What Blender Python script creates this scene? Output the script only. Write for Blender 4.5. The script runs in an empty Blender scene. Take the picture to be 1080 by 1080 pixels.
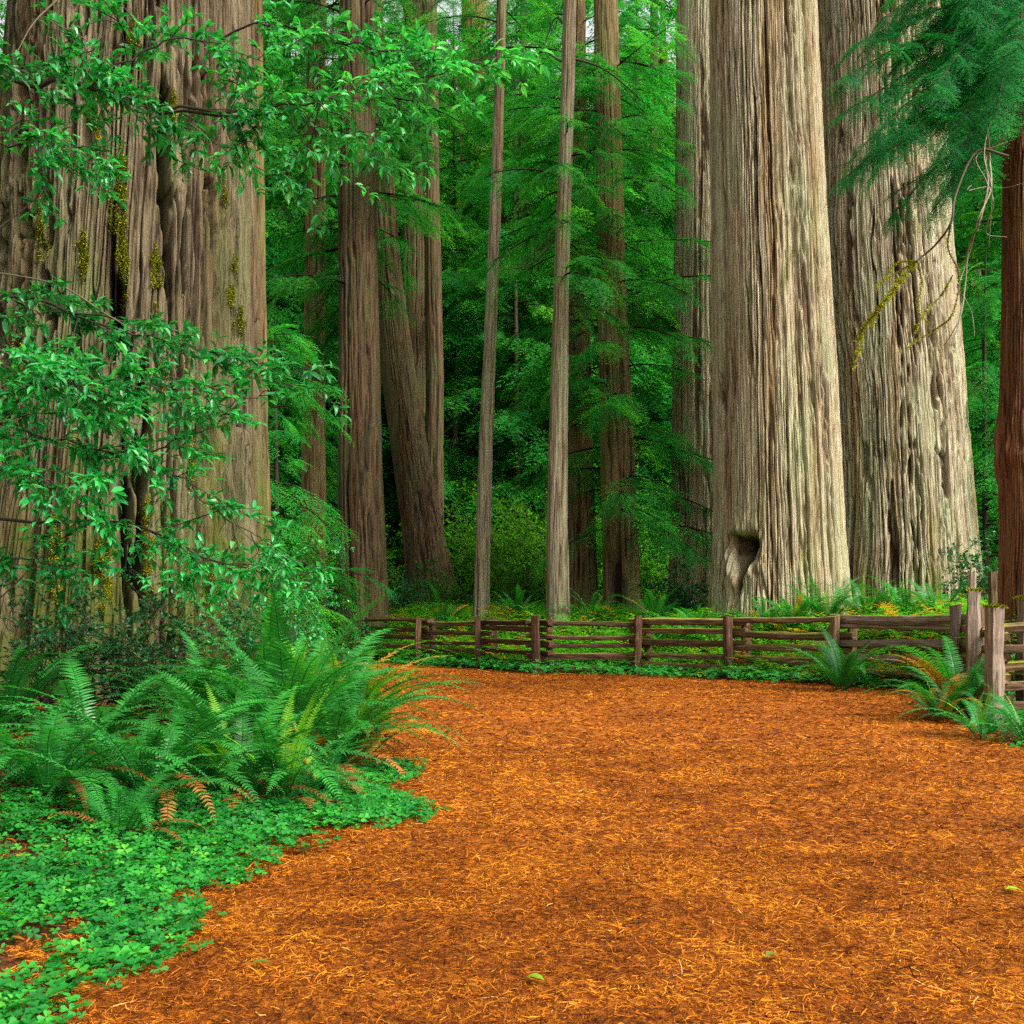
import bpy, math, random
import numpy as np

R = math.radians
HAZE = 0.0
C = bpy.context.scene.collection
SC = bpy.context.scene
rg = np.random.default_rng(7)
random.seed(7)

# ------------------------------------------------------------------ helpers
PERM = np.random.default_rng(3).permutation(256).astype(np.int32)
VALS = np.random.default_rng(4).random(256).astype(np.float32)


def N3(x, y, z):
    """value noise 0..1"""
    x, y, z = np.broadcast_arrays(np.asarray(x, np.float32), np.asarray(y, np.float32), np.asarray(z, np.float32))
    xi = np.floor(x).astype(np.int32); yi = np.floor(y).astype(np.int32); zi = np.floor(z).astype(np.int32)
    fx = x - xi; fy = y - yi; fz = z - zi
    fx = fx * fx * fx * (fx * (fx * 6 - 15) + 10); fy = fy * fy * fy * (fy * (fy * 6 - 15) + 10); fz = fz * fz * fz * (fz * (fz * 6 - 15) + 10)
    def h(a, b, c):
        return VALS[PERM[(PERM[(PERM[(xi + a) & 255] + yi + b) & 255] + zi + c) & 255]]
    def lx(b, c):
        return h(0, b, c) * (1 - fx) + h(1, b, c) * fx
    def ly(c):
        return lx(0, c) * (1 - fy) + lx(1, c) * fy
    return ly(0) * (1 - fz) + ly(1) * fz


def sstep(a, b, x):
    t = np.clip((np.asarray(x, float) - a) / (b - a), 0, 1)
    return t * t * (3 - 2 * t)


def nrm(v):
    return v / np.maximum(np.linalg.norm(v, axis=-1, keepdims=True), 1e-9)


def frames(d, up=(0, 0, 1), roll=None):
    """rotation matrices (N,3,3) whose columns are x=d, y, z"""
    d = nrm(np.asarray(d, float)); up = np.broadcast_to(np.asarray(up, float), d.shape)
    y = np.cross(up, d); bad = np.linalg.norm(y, axis=1) < 1e-4
    y[bad] = np.cross(np.array([0, 1, 0.]), d[bad]); y = nrm(y)
    z = np.cross(d, y)
    if roll is not None:
        c = np.cos(roll)[:, None]; s = np.sin(roll)[:, None]
        y, z = y * c + z * s, z * c - y * s
    return np.stack([d, y, z], axis=2)


class MB:
    """collects quads"""
    def __init__(s): s.v = []; s.f = []; s.t = []; s.n = 0
    def add(s, v, f, t):
        v = np.asarray(v, float)
        s.v.append(v); s.f.append(np.asarray(f, np.int64) + s.n)
        s.t.append(np.broadcast_to(np.asarray(t, float), (len(v),)))
        s.n += len(v)
    def scatter(s, tmpl, M, P, tint=None, dt=True):
        tv, tf, tt = tmpl; n = len(P)
        if n == 0: return
        v = np.einsum('nij,kj->nki', M, tv) + np.asarray(P)[:, None, :]
        f = tf[None] + (np.arange(n) * len(tv))[:, None, None]
        t = np.broadcast_to(tt[None], (n, len(tv))).copy()
        if tint is not None:
            t = np.where(t > 0.06, np.clip(t + np.asarray(tint)[:, None], 0.08, 1), t)
        s.add(v.reshape(-1, 3), f.reshape(-1, 4), t.reshape(-1))
    def tube(s, pts, rad, sides=6, tint=0.0):
        pts = np.asarray(pts, float); rad = np.broadcast_to(np.asarray(rad, float), (len(pts),))
        d = np.gradient(pts, axis=0); M = frames(d)
        a = np.linspace(0, 2 * np.pi, sides, endpoint=False)
        ring = M[:, :, 1][:, None, :] * np.cos(a)[None, :, None] + M[:, :, 2][:, None, :] * np.sin(a)[None, :, None]
        v = pts[:, None, :] + ring * rad[:, None, None]
        i = np.arange(len(pts) - 1)[:, None] * sides; j = np.arange(sides)[None]; k = (np.arange(sides) + 1) % sides
        f = np.stack([i + j, i + k[None], i + sides + k[None], i + sides + j], axis=2).reshape(-1, 4)
        s.add(v.reshape(-1, 3), f, tint)
    def arrays(s):
        return np.concatenate(s.v), np.concatenate(s.f), np.concatenate(s.t)
    def mesh(s, name, mat, smooth=False):
        v, f, t = s.arrays()
        return mesh_from(name, v, f, mat, {'tint': t}, smooth)


def mesh_from(name, v, f, mat, attrs=None, smooth=True):
    me = bpy.data.meshes.new(name)
    v = np.ascontiguousarray(v, np.float32); f = np.ascontiguousarray(f, np.int32); k = f.shape[1]
    me.vertices.add(len(v)); me.vertices.foreach_set('co', v.ravel())
    me.loops.add(f.size); me.loops.foreach_set('vertex_index', f.ravel())
    me.polygons.add(len(f)); me.polygons.foreach_set('loop_start', np.arange(0, f.size, k, dtype=np.int32))
    me.polygons.foreach_set('use_smooth', np.full(len(f), smooth, bool))
    for nme, a in (attrs or {}).items():
        at = me.attributes.new(nme, 'FLOAT', 'POINT'); at.data.foreach_set('value', np.ascontiguousarray(a, np.float32))
    me.materials.append(mat); me.update(); me.validate()
    return me


def ob(name, me, parent=None, loc=None):
    o = bpy.data.objects.new(name, me); C.objects.link(o)
    if parent is not None: o.parent = parent
    if loc is not None: o.location = loc
    return o


def tag(o, label=None, cat=None, group=None, kind=None):
    if label: o['label'] = label
    if cat: o['category'] = cat
    if group: o['group'] = group
    if kind: o['kind'] = kind
    return o


def thing(name, loc, label, cat, group=None):
    o = bpy.data.objects.new(name, None); C.objects.link(o); o.location = loc
    o.empty_display_size = 0.2
    return tag(o, label, cat, group)


F = 1200.0; H = 1.25; HY = 650.0
def P(px, py, d):                     # a point seen at a pixel of the 1080 photograph, d metres away
    return np.array([(px - 540) / F * d, d, H + (HY - py) / F * d])
def X(px, d): return (px - 540) / F * d

# ------------------------------------------------------------------ terrain
FX = [-40, -9, -4.2, -2.37, -0.79, 0.55, 2.64, 4.31, 5.81, 7.02, 7.4, 8.2, 40]
FY = [40, 34.5, 31.5, 29.0, 27.0, 24.8, 24.1, 22.5, 20.5, 18.0, 15.5, 13.0, 8]
EY = [-6, 2.5, 3.3, 4.0, 4.5, 5.17, 6.0, 6.8, 7.7, 8.6, 9.4, 10.7, 13, 18, 26, 30, 34]
EX = [-2.6, -2.1, -1.78, -1.66, -1.56, -1.38, -1.25, -.90, -.76, -.88, -1.3, -1.65, -2.2, -3.1, -4.6, -6, -9]
def fence_y(x): return np.interp(x, FX, FY)
def bank_x(y): return np.interp(y, EY, EX)
def RX(y): return np.interp(y, [-6, 3, 9, 11, 12.7, 15.2, 18], [7.5, 6.8, 5.2, 4.75, 5.0, 5.6, 6.7])
def ground(x, y):
    x = np.asarray(x, float); y = np.asarray(y, float)
    b = y - fence_y(x)
    h = 0.95 * sstep(0.3, 4.5, b) + 1.6 * sstep(5, 40, b) + 2.0 * sstep(40, 120, b)
    e = bank_x(y) - x
    lb = 0.34 * sstep(0, 2.6, e) + 0.22 * sstep(2, 6, e)
    h = h + lb * (1 - sstep(18, 30, y))
    er = x - RX(y)
    h = h + 0.16 * sstep(0, 1.5, er) * (1 - sstep(16, 20, y))
    out = np.maximum(np.maximum(b, e), er)
    h = h + (N3(x * .8, y * .8, 3.3) - .5) * (0.03 + 0.10 * sstep(0, 3, out)) + (N3(x * 3, y * 3, 7.7) - .5) * 0.02
    return h
def gz(x, y): return float(ground(np.array([x]), np.array([y]))[0])

# ------------------------------------------------------------------ materials
def newmat(name):
    m = bpy.data.materials.new(name); m.use_nodes = True
    nt = m.node_tree; nt.nodes.clear()
    return m, nt, nt.nodes, nt.links
def nd(nodes, t, **kw):
    n = nodes.new(t)
    for k, v in kw.items(): setattr(n, k, v)
    return n
def ramp(nodes, stops, interp='LINEAR'):
    n = nodes.new('ShaderNodeValToRGB'); cr = n.color_ramp; cr.interpolation = interp
    while len(cr.elements) < len(stops): cr.elements.new(0.5)
    for e, (p, c) in zip(cr.elements, stops): e.position = p; e.color = (*c, 1)
    return n

def leaf_mat(name, stops, rough=0.45, trans=0.25, tcol=(1.5, 1.6, 0.8), var=0.35, spec=0.4):
    m, nt, n, l = newmat(name)
    out = nd(n, 'ShaderNodeOutputMaterial'); at = nd(n, 'ShaderNodeAttribute', attribute_name='tint')
    rp = ramp(n, stops); l.new(at.outputs['Fac'], rp.inputs[0])
    oi = nd(n, 'ShaderNodeObjectInfo')
    mr = nd(n, 'ShaderNodeMapRange'); mr.inputs['To Min'].default_value = 1 - var; mr.inputs['To Max'].default_value = 1 + var
    l.new(oi.outputs['Random'], mr.inputs['Value'])
    hs = nd(n, 'ShaderNodeHueSaturation'); l.new(rp.outputs[0], hs.inputs['Color']); l.new(mr.outputs[0], hs.inputs['Value'])
    pb = nd(n, 'ShaderNodeBsdfPrincipled'); pb.inputs['Roughness'].default_value = rough
    pb.inputs['Specular IOR Level'].default_value = spec
    l.new(hs.outputs[0], pb.inputs['Base Color'])
    tr = nd(n, 'ShaderNodeBsdfTranslucent')
    mx = nd(n, 'ShaderNodeMix', data_type='RGBA', blend_type='MULTIPLY'); mx.inputs[0].default_value = 1
    l.new(hs.outputs[0], mx.inputs[6]); mx.inputs[7].default_value = (*tcol, 1)
    l.new(mx.outputs[2], tr.inputs['Color'])
    ms = nd(n, 'ShaderNodeMixShader'); ms.inputs[0].default_value = trans
    l.new(pb.outputs[0], ms.inputs[1]); l.new(tr.outputs[0], ms.inputs[2]); l.new(ms.outputs[0], out.inputs[0])
    return m

def bark_mat(name, light, mid, inner_shade, lichen=(0.2, 0.24, 0.13), lich=0.35, fib=16, moss=None, bump=0.5, mossh=(0.2, 2.5), rth=(.15, .75)):
    m, nt, n, l = newmat(name)
    out = nd(n, 'ShaderNodeOutputMaterial'); tc = nd(n, 'ShaderNodeTexCoord')
    def noise(scale, sz, detail=4, rough=.6, dist=0.0):
        mp = nd(n, 'ShaderNodeMapping'); mp.inputs['Scale'].default_value = (scale, scale, sz)
        l.new(tc.outputs['Object'], mp.inputs[0])
        t = nd(n, 'ShaderNodeTexNoise'); t.inputs['Scale'].default_value = 1; t.inputs['Detail'].default_value = detail
        t.inputs['Roughness'].default_value = rough; t.inputs['Distortion'].default_value = dist
        l.new(mp.outputs[0], t.inputs['Vector']); return t
    n1 = noise(fib, fib * .045, 5, .65, .3)
    rp = ramp(n, [(0.34, inner_shade), (0.44, mid), (0.60, light)]); l.new(n1.outputs[0], rp.inputs[0])
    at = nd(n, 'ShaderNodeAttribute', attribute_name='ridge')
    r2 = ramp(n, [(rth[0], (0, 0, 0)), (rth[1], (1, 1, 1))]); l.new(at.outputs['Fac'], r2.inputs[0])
    mx = nd(n, 'ShaderNodeMix', data_type='RGBA'); l.new(r2.outputs[0], mx.inputs[0]); mx.inputs[6].default_value = (*inner_shade, 1)  # furrows: inner-bark brown, darkened so their shade is partly in the colour
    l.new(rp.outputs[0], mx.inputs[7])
    n2 = noise(1.1, .35, 5, .62)
    r3 = ramp(n, [(0.47, (0, 0, 0)), (0.66, (lich,) * 3)]); l.new(n2.outputs[0], r3.inputs[0])
    mx2 = nd(n, 'ShaderNodeMix', data_type='RGBA'); l.new(r3.outputs[0], mx2.inputs[0]); l.new(mx.outputs[2], mx2.inputs[6])
    mx2.inputs[7].default_value = (*lichen, 1)
    # broad warm / grey streaks
    n4 = noise(2.6, .09, 3, .5)
    r5 = ramp(n, [(0.35, (0.80, 0.67, 0.52)), (0.5, (1, 1, 1)), (0.68, (1.15, 1.16, 1.12))]); l.new(n4.outputs[0], r5.inputs[0])
    mx3 = nd(n, 'ShaderNodeMix', data_type='RGBA', blend_type='MULTIPLY'); mx3.inputs[0].default_value = 1
    l.new(mx2.outputs[2], mx3.inputs[6]); l.new(r5.outputs[0], mx3.inputs[7])
    col = mx3.outputs[2]
    if moss:
        n5 = noise(1.8, .5, 6, .7)
        sp = nd(n, 'ShaderNodeSeparateXYZ'); l.new(tc.outputs['Object'], sp.inputs[0])
        mr = nd(n, 'ShaderNodeMapRange'); mr.inputs['From Min'].default_value = mossh[0]; mr.inputs['From Max'].default_value = mossh[1]
        mr.inputs['To Min'].default_value = .22; mr.inputs['To Max'].default_value = 0.0; l.new(sp.outputs[2], mr.inputs['Value'])
        ad = nd(n, 'ShaderNodeMath', operation='ADD'); l.new(n5.outputs[0], ad.inputs[0]); l.new(mr.outputs[0], ad.inputs[1])
        r6 = ramp(n, [(0.58, (0, 0, 0)), (0.72, (.85,) * 3)]); l.new(ad.outputs[0], r6.inputs[0])
        mx4 = nd(n, 'ShaderNodeMix', data_type='RGBA'); l.new(r6.outputs[0], mx4.inputs[0]); l.new(col, mx4.inputs[6]); mx4.inputs[7].default_value = (*moss, 1)
        col = mx4.outputs[2]
    pb = nd(n, 'ShaderNodeBsdfPrincipled'); pb.inputs['Roughness'].default_value = .85; pb.inputs['Specular IOR Level'].default_value = .2
    l.new(col, pb.inputs['Base Color'])
    n3 = noise(fib * 3, fib * .12, 4, .7)
    ad2 = nd(n, 'ShaderNodeMath', operation='ADD'); l.new(n1.outputs[0], ad2.inputs[0]); l.new(n3.outputs[0], ad2.inputs[1])
    bp = nd(n, 'ShaderNodeBump'); bp.inputs['Strength'].default_value = bump; bp.inputs['Distance'].default_value = .03
    l.new(ad2.outputs[0], bp.inputs['Height']); l.new(bp.outputs[0], pb.inputs['Normal'])
    l.new(pb.outputs[0], out.inputs[0])
    return m

def wood_mat(name, dark, mid, light, moss=None):
    m, nt, n, l = newmat(name)
    out = nd(n, 'ShaderNodeOutputMaterial'); tc = nd(n, 'ShaderNodeTexCoord')
    oi = nd(n, 'ShaderNodeObjectInfo')
    va = nd(n, 'ShaderNodeVectorMath', operation='ADD'); l.new(tc.outputs['Object'], va.inputs[0])
    vm = nd(n, 'ShaderNodeVectorMath', operation='SCALE'); vm.inputs[0].default_value = (7, 3, 5); l.new(oi.outputs['Random'], vm.inputs['Scale'])
    l.new(vm.outputs[0], va.inputs[1])
    mp = nd(n, 'ShaderNodeMapping'); mp.inputs['Scale'].default_value = (2.2, 34, 34); l.new(va.outputs[0], mp.inputs[0])
    t = nd(n, 'ShaderNodeTexNoise'); t.inputs['Scale'].default_value = 1; t.inputs['Detail'].default_value = 6; t.inputs['Roughness'].default_value = .65
    l.new(mp.outputs[0], t.inputs['Vector'])
    rp = ramp(n, [(0.3, dark), (0.5, mid), (0.7, light)]); l.new(t.outputs[0], rp.inputs[0])
    col = rp.outputs[0]
    t2 = nd(n, 'ShaderNodeTexNoise'); t2.inputs['Scale'].default_value = 3.0; t2.inputs['Detail'].default_value = 5; l.new(va.outputs[0], t2.inputs['Vector'])
    if moss:
        ge = nd(n, 'ShaderNodeNewGeometry'); sp = nd(n, 'ShaderNodeSeparateXYZ'); l.new(ge.outputs['True Normal'], sp.inputs[0])
        mu = nd(n, 'ShaderNodeMath', operation='MULTIPLY'); l.new(sp.outputs[2], mu.inputs[0]); l.new(t2.outputs[0], mu.inputs[1])
        r2 = ramp(n, [(0.28, (0, 0, 0)), (0.45, (.85,) * 3)]); l.new(mu.outputs[0], r2.inputs[0])
        mx = nd(n, 'ShaderNodeMix', data_type='RGBA'); l.new(r2.outputs[0], mx.inputs[0]); l.new(col, mx.inputs[6]); mx.inputs[7].default_value = (*moss, 1)
        col = mx.outputs[2]
    hs = nd(n, 'ShaderNodeHueSaturation'); l.new(col, hs.inputs['Color'])
    mr = nd(n, 'ShaderNodeMapRange'); mr.inputs['To Min'].default_value = .7; mr.inputs['To Max'].default_value = 1.25; l.new(oi.outputs['Random'], mr.inputs['Value']); l.new(mr.outputs[0], hs.inputs['Value'])
    pb = nd(n, 'ShaderNodeBsdfPrincipled'); pb.inputs['Roughness'].default_value = .8; pb.inputs['Specular IOR Level'].default_value = .25
    l.new(hs.outputs[0], pb.inputs['Base Color'])
    bp = nd(n, 'ShaderNodeBump'); bp.inputs['Strength'].default_value = .7; bp.inputs['Distance'].default_value = .02
    l.new(t.outputs[0], bp.inputs['Height']); l.new(bp.outputs[0], pb.inputs['Normal'])
    l.new(pb.outputs[0], out.inputs[0]); return m

def duff_mat(name, cols, sc=1.0):
    m, nt, n, l = newmat(name)
    out = nd(n, 'ShaderNodeOutputMaterial'); tc = nd(n, 'ShaderNodeTexCoord')
    def noise(scale, detail=6, rough=.65, rot=0, an=(1, 1, 1), dist=.6):
        mp = nd(n, 'ShaderNodeMapping'); mp.inputs['Scale'].default_value = an; mp.inputs['Rotation'].default_value = (0, 0, rot)
        l.new(tc.outputs['Object'], mp.inputs[0])
        t = nd(n, 'ShaderNodeTexNoise'); t.inputs['Scale'].default_value = scale; t.inputs['Detail'].default_value = detail
        t.inputs['Roughness'].default_value = rough; t.inputs['Distortion'].default_value = dist
        l.new(mp.outputs[0], t.inputs['Vector']); return t
    a = noise(26, 6, .7, .4, (1, .3, 1)); b = noise(26, 6, .7, -1.1, (1, .3, 1)); c = noise(.55, 4, .55, 0, (1, 1, 1), .2)
    mn = nd(n, 'ShaderNodeMath', operation='MAXIMUM'); l.new(a.outputs[0], mn.inputs[0]); l.new(b.outputs[0], mn.inputs[1])
    rp = ramp(n, [(0.36, cols[0]), (0.52, cols[1]), (0.66, cols[2]), (0.8, cols[3])]); l.new(mn.outputs[0], rp.inputs[0])
    r2 = ramp(n, [(0.36, (.80, .72, .7)), (0.64, (1.08, 1.1, 1.05))]); l.new(c.outputs[0], r2.inputs[0])
    mx = nd(n, 'ShaderNodeMix', data_type='RGBA', blend_type='MULTIPLY'); mx.inputs[0].default_value = 1
    l.new(rp.outputs[0], mx.inputs[6]); l.new(r2.outputs[0], mx.inputs[7])
    pb = nd(n, 'ShaderNodeBsdfPrincipled'); pb.inputs['Roughness'].default_value = .85; pb.inputs['Specular IOR Level'].default_value = .15
    l.new(mx.outputs[2], pb.inputs['Base Color'])
    bp = nd(n, 'ShaderNodeBump'); bp.inputs['Strength'].default_value = .9; bp.inputs['Distance'].default_value = .02
    l.new(mn.outputs[0], bp.inputs['Height']); l.new(bp.outputs[0], pb.inputs['Normal'])
    l.new(pb.outputs[0], out.inputs[0]); return m

TW = (0.035, 0.022, 0.013)     # twig brown at tint 0
def stops(c0, c1, c2, c3): return [(0.0, TW), (0.05, TW), (0.08, c0), (0.4, c1), (0.7, c2), (1.0, c3)]
M_CON = leaf_mat('redwood_needles', stops((.005, .10, .018), (.012, .19, .028), (.045, .31, .030), (.16, .42, .025)), .6, .45, spec=.12)
M_CONF = leaf_mat('far_needles', stops((.018, .17, .018), (.05, .28, .022), (.13, .40, .03), (.26, .46, .035)), .6, .45, spec=.1)
M_CONN = leaf_mat('hemlock_needles', stops((.002, .055, .016), (.004, .11, .026), (.014, .19, .028), (.05, .28, .03)), .55, .3, spec=.15)
M_LAUR = leaf_mat('laurel_leaf', stops((.006, .10, .026), (.014, .22, .048), (.05, .40, .08), (.16, .56, .13)), .36, .38, spec=.5)
M_HUCK = leaf_mat('huckleberry_leaf', stops((.006, .06, .018), (.012, .11, .025), (.03, .18, .025), (.2, .22, .03)), .35, .25)
M_HAZEL = leaf_mat('hazel_leaf', stops((.04, .19, .010), (.08, .30, .014), (.18, .40, .018), (.36, .42, .02)), .5, .48, spec=.2)
M_FERN = leaf_mat('fern_frond', stops((.010, .105, .018), (.018, .185, .026), (.045, .28, .028), (.13, .38, .03)), .4, .32, spec=.4, var=.3)
M_FERNY = leaf_mat('fern_frond_young', stops((.05, .24, .015), (.12, .36, .016), (.20, .44, .02), (.28, .48, .03)), .42, .4, var=.2, spec=.3)
M_FERND = leaf_mat('fern_frond_dead', stops((.12, .04, .010), (.24, .085, .015), (.36, .14, .02), (.46, .22, .04)), .7, .2, (1.1, 1, .8), var=.3)
M_FERNO = leaf_mat('fern_frond_orange', stops((.20, .22, .015), (.48, .25, .015), (.62, .27, .015), (.70, .38, .03)), .6, .35, (1.1, 1, .8), var=.2)
M_SORR = leaf_mat('sorrel_leaf', stops((.010, .12, .018), (.016, .20, .022), (.035, .30, .026), (.12, .42, .035)), .5, .3, var=0, spec=.25)
M_MOSS = leaf_mat('yellow_moss', stops((.13, .17, .004), (.24, .28, .006), (.40, .42, .010), (.52, .50, .014)), .9, .15, (1.1, 1.1, .6), var=0, spec=.1)
M_MOSSB = leaf_mat('bark_moss', stops((.06, .08, .004), (.13, .15, .006), (.24, .25, .008), (.36, .34, .012)), .95, .1, (1.1, 1.1, .6), var=0, spec=.05)
M_LITTER = leaf_mat('needle_litter', [(0, (.045, .011, .002)), (.25, (.14, .032, .003)), (.5, (.36, .102, .006)), (.75, (.56, .20, .010)), (.93, (.62, .30, .035)), (1, (.60, .42, .16))], .85, .0, var=0, spec=.08)
M_TWIG = leaf_mat('bare_twig', [(0, (.05, .035, .025)), (.5, (.16, .12, .08)), (1, (.34, .28, .20))], .8, 0, var=0, spec=.2)

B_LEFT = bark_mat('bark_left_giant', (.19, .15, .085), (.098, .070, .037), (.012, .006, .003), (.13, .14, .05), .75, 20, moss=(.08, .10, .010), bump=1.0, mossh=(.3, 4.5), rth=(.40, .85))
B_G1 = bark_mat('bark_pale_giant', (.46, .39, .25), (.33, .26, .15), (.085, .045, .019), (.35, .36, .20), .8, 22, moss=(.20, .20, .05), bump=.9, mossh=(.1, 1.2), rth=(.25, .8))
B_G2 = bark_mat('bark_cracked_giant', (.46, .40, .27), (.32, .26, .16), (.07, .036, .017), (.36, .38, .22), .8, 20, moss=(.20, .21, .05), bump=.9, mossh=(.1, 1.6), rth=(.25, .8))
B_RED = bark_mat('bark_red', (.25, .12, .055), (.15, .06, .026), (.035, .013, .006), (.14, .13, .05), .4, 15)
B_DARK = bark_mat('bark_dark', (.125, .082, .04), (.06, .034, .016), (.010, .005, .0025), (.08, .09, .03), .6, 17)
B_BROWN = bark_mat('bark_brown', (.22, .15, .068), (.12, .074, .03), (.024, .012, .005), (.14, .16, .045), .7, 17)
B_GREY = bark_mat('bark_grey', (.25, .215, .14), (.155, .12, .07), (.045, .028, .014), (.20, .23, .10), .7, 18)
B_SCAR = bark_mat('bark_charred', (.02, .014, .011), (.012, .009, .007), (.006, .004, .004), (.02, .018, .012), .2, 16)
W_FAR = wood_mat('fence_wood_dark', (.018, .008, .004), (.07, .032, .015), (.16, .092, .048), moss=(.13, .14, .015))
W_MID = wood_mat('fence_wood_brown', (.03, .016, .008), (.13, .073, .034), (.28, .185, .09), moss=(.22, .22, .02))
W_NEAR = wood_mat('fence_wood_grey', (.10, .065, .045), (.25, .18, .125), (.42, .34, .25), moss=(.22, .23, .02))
D_PATH = duff_mat('path_duff', ((.06, .013, .002), (.25, .062, .003), (.44, .135, .006), (.57, .22, .012)))
D_GROUND = duff_mat('forest_duff', ((.02, .010, .005), (.065, .024, .010), (.13, .048, .014), (.22, .09, .02)))

# ------------------------------------------------------------------ ground and path
def grid_mesh(xs, ys, zf, mat, name, mask=None):
    gx, gy = np.meshgrid(xs, ys); z = zf(gx, gy)
    v = np.stack([gx, gy, z], -1).reshape(-1, 3); nx = len(xs)
    i = (np.arange(len(ys) - 1)[:, None] * nx + np.arange(nx - 1)[None]).ravel()
    f = np.stack([i, i + 1, i + nx + 1, i + nx], 1)
    if mask is not None:
        cx = v[f].mean(1); f = f[mask(cx[:, 0], cx[:, 1])]
        u, inv = np.unique(f, return_inverse=True); v = v[u]; f = inv.reshape(-1, 4)
    return mesh_from(name, v, f, mat)
xs = np.concatenate([np.linspace(-900, -60, 15), np.linspace(-50, -12, 40), np.linspace(-11.8, 14, 200), np.linspace(15, 50, 36), np.linspace(60, 900, 15)])
ys = np.concatenate([np.linspace(-900, -12, 14), np.linspace(-10, 2, 13), np.linspace(2.2, 14, 160), np.linspace(14.2, 40, 150), np.linspace(41, 130, 60), np.linspace(150, 900, 12)])
tag(ob('ground', grid_mesh(xs, ys, ground, D_GROUND, 'ground')), kind='structure')
def path_out(x, y):
    w = (N3(x * 1.3, y * 1.3, 1.1) - .5) * .5 + (N3(x * 5, y * 5, 2.1) - .5) * .16
    e = bank_x(y) - x; b = y - fence_y(x); r = x - RX(y)
    return np.maximum(np.maximum(e, b), r) + w
pxs = np.arange(-9, 8, .05)
pys = np.concatenate([np.arange(-4, 2.5, .25), np.arange(2.5, 9, .035), np.arange(9, 33, .09)])
def path_z(x, y): return ground(x, y) + .012 + (N3(x * 9, y * 9, 5.) - .5) * .012 * sstep(20, 12, y) 
tag(ob('path', grid_mesh(pxs, pys, path_z, D_PATH, 'path', lambda x, y: path_out(x, y) < 0.12)), kind='structure')

def litter(n, xr, yr, lmin, lmax, w, cond, tints, seed):
    r = np.random.default_rng(seed)
    x = r.uniform(*xr, n); y = r.uniform(*yr, n); k = cond(x, y); x = x[k]; y = y[k]; n = len(x)
    L = r.uniform(lmin, lmax, n) * r.choice([.6, 1, 1, 1.6], n); W = w * r.uniform(.5, 1.5, n)
    a = r.uniform(0, 2 * np.pi, n); d = np.stack([np.cos(a), np.sin(a), r.normal(0, .16, n)], 1)
    M = frames(d, roll=r.normal(0, .5, n)); bend = r.normal(0, .10, n)
    t = np.array([-.5, 0, .5]); v = np.zeros((n, 6, 3))
    for i in range(3):
        for j, s in enumerate((-1, 1)):
            v[:, i * 2 + j, 0] = t[i] * L; v[:, i * 2 + j, 1] = s * W * (.5 if i == 1 else .25) + (bend * L if i == 1 else 0)
    v = np.einsum('nij,nkj->nki', M, v) + np.stack([x, y, path_z(x, y) + .006 + np.abs(d[:, 2]) * L * .45], 1)[:, None]
    f0 = np.array([[0, 2, 3, 1], [2, 4, 5, 3]]); f = f0[None] + (np.arange(n) * 6)[:, None, None]
    T = np.interp(r.random(n) + (N3(x * .7, y * .9, 9.) - .5) * .28 + (N3(x * 2.6, y * 3.5, 2.) - .5) * .45, [0, 1], [0, 1]); T = np.interp(T, np.linspace(0, 1, len(tints)), tints)
    return v.reshape(-1, 3), f.reshape(-1, 4), np.repeat(T, 6)
lb = MB()
onp = lambda x, y: (path_out(x, y) < .25) & (np.abs(x) < .5 * y + .8)
tn = [.0, .08, .16, .24, .32, .40, .5, .6, .76]
lb.add(*litter(230000, (-3.2, 3.6), (2.6, 6.0), .012, .048, .0030, onp, tn, 1))
lb.add(*litter(130000, (-4, 5.2), (6.0, 10.5), .016, .06, .0045, onp, tn, 2))
lb.add(*litter(90000, (-5, 7), (10.5, 26), .025, .085, .009, onp, tn, 3))
lb.add(*litter(5000, (-3.2, 5), (2.6, 12), .02, .06, .0028, onp, [.8, .9, 1], 4))
lb.add(*litter(6000, (-3.2, 5), (2.6, 12), .03, .12, .006, onp, [0, .03, .1, .15], 5))
tag(ob('needle_litter', lb.mesh('needle_litter', M_LITTER)), kind='stuff')
# litter on the bank
lb = MB()
onb = lambda x, y: (bank_x(y) - x > -.2) & (np.abs(x) < .5 * y + .8)
lb.add(*litter(60000, (-6, 0), (3, 12), .02, .08, .006, onb, [.0, .08, .18, .3, .45, .6], 6))
tag(ob('forest_floor_litter', lb.mesh('forest_floor_litter', M_LITTER)), kind='stuff')

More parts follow.
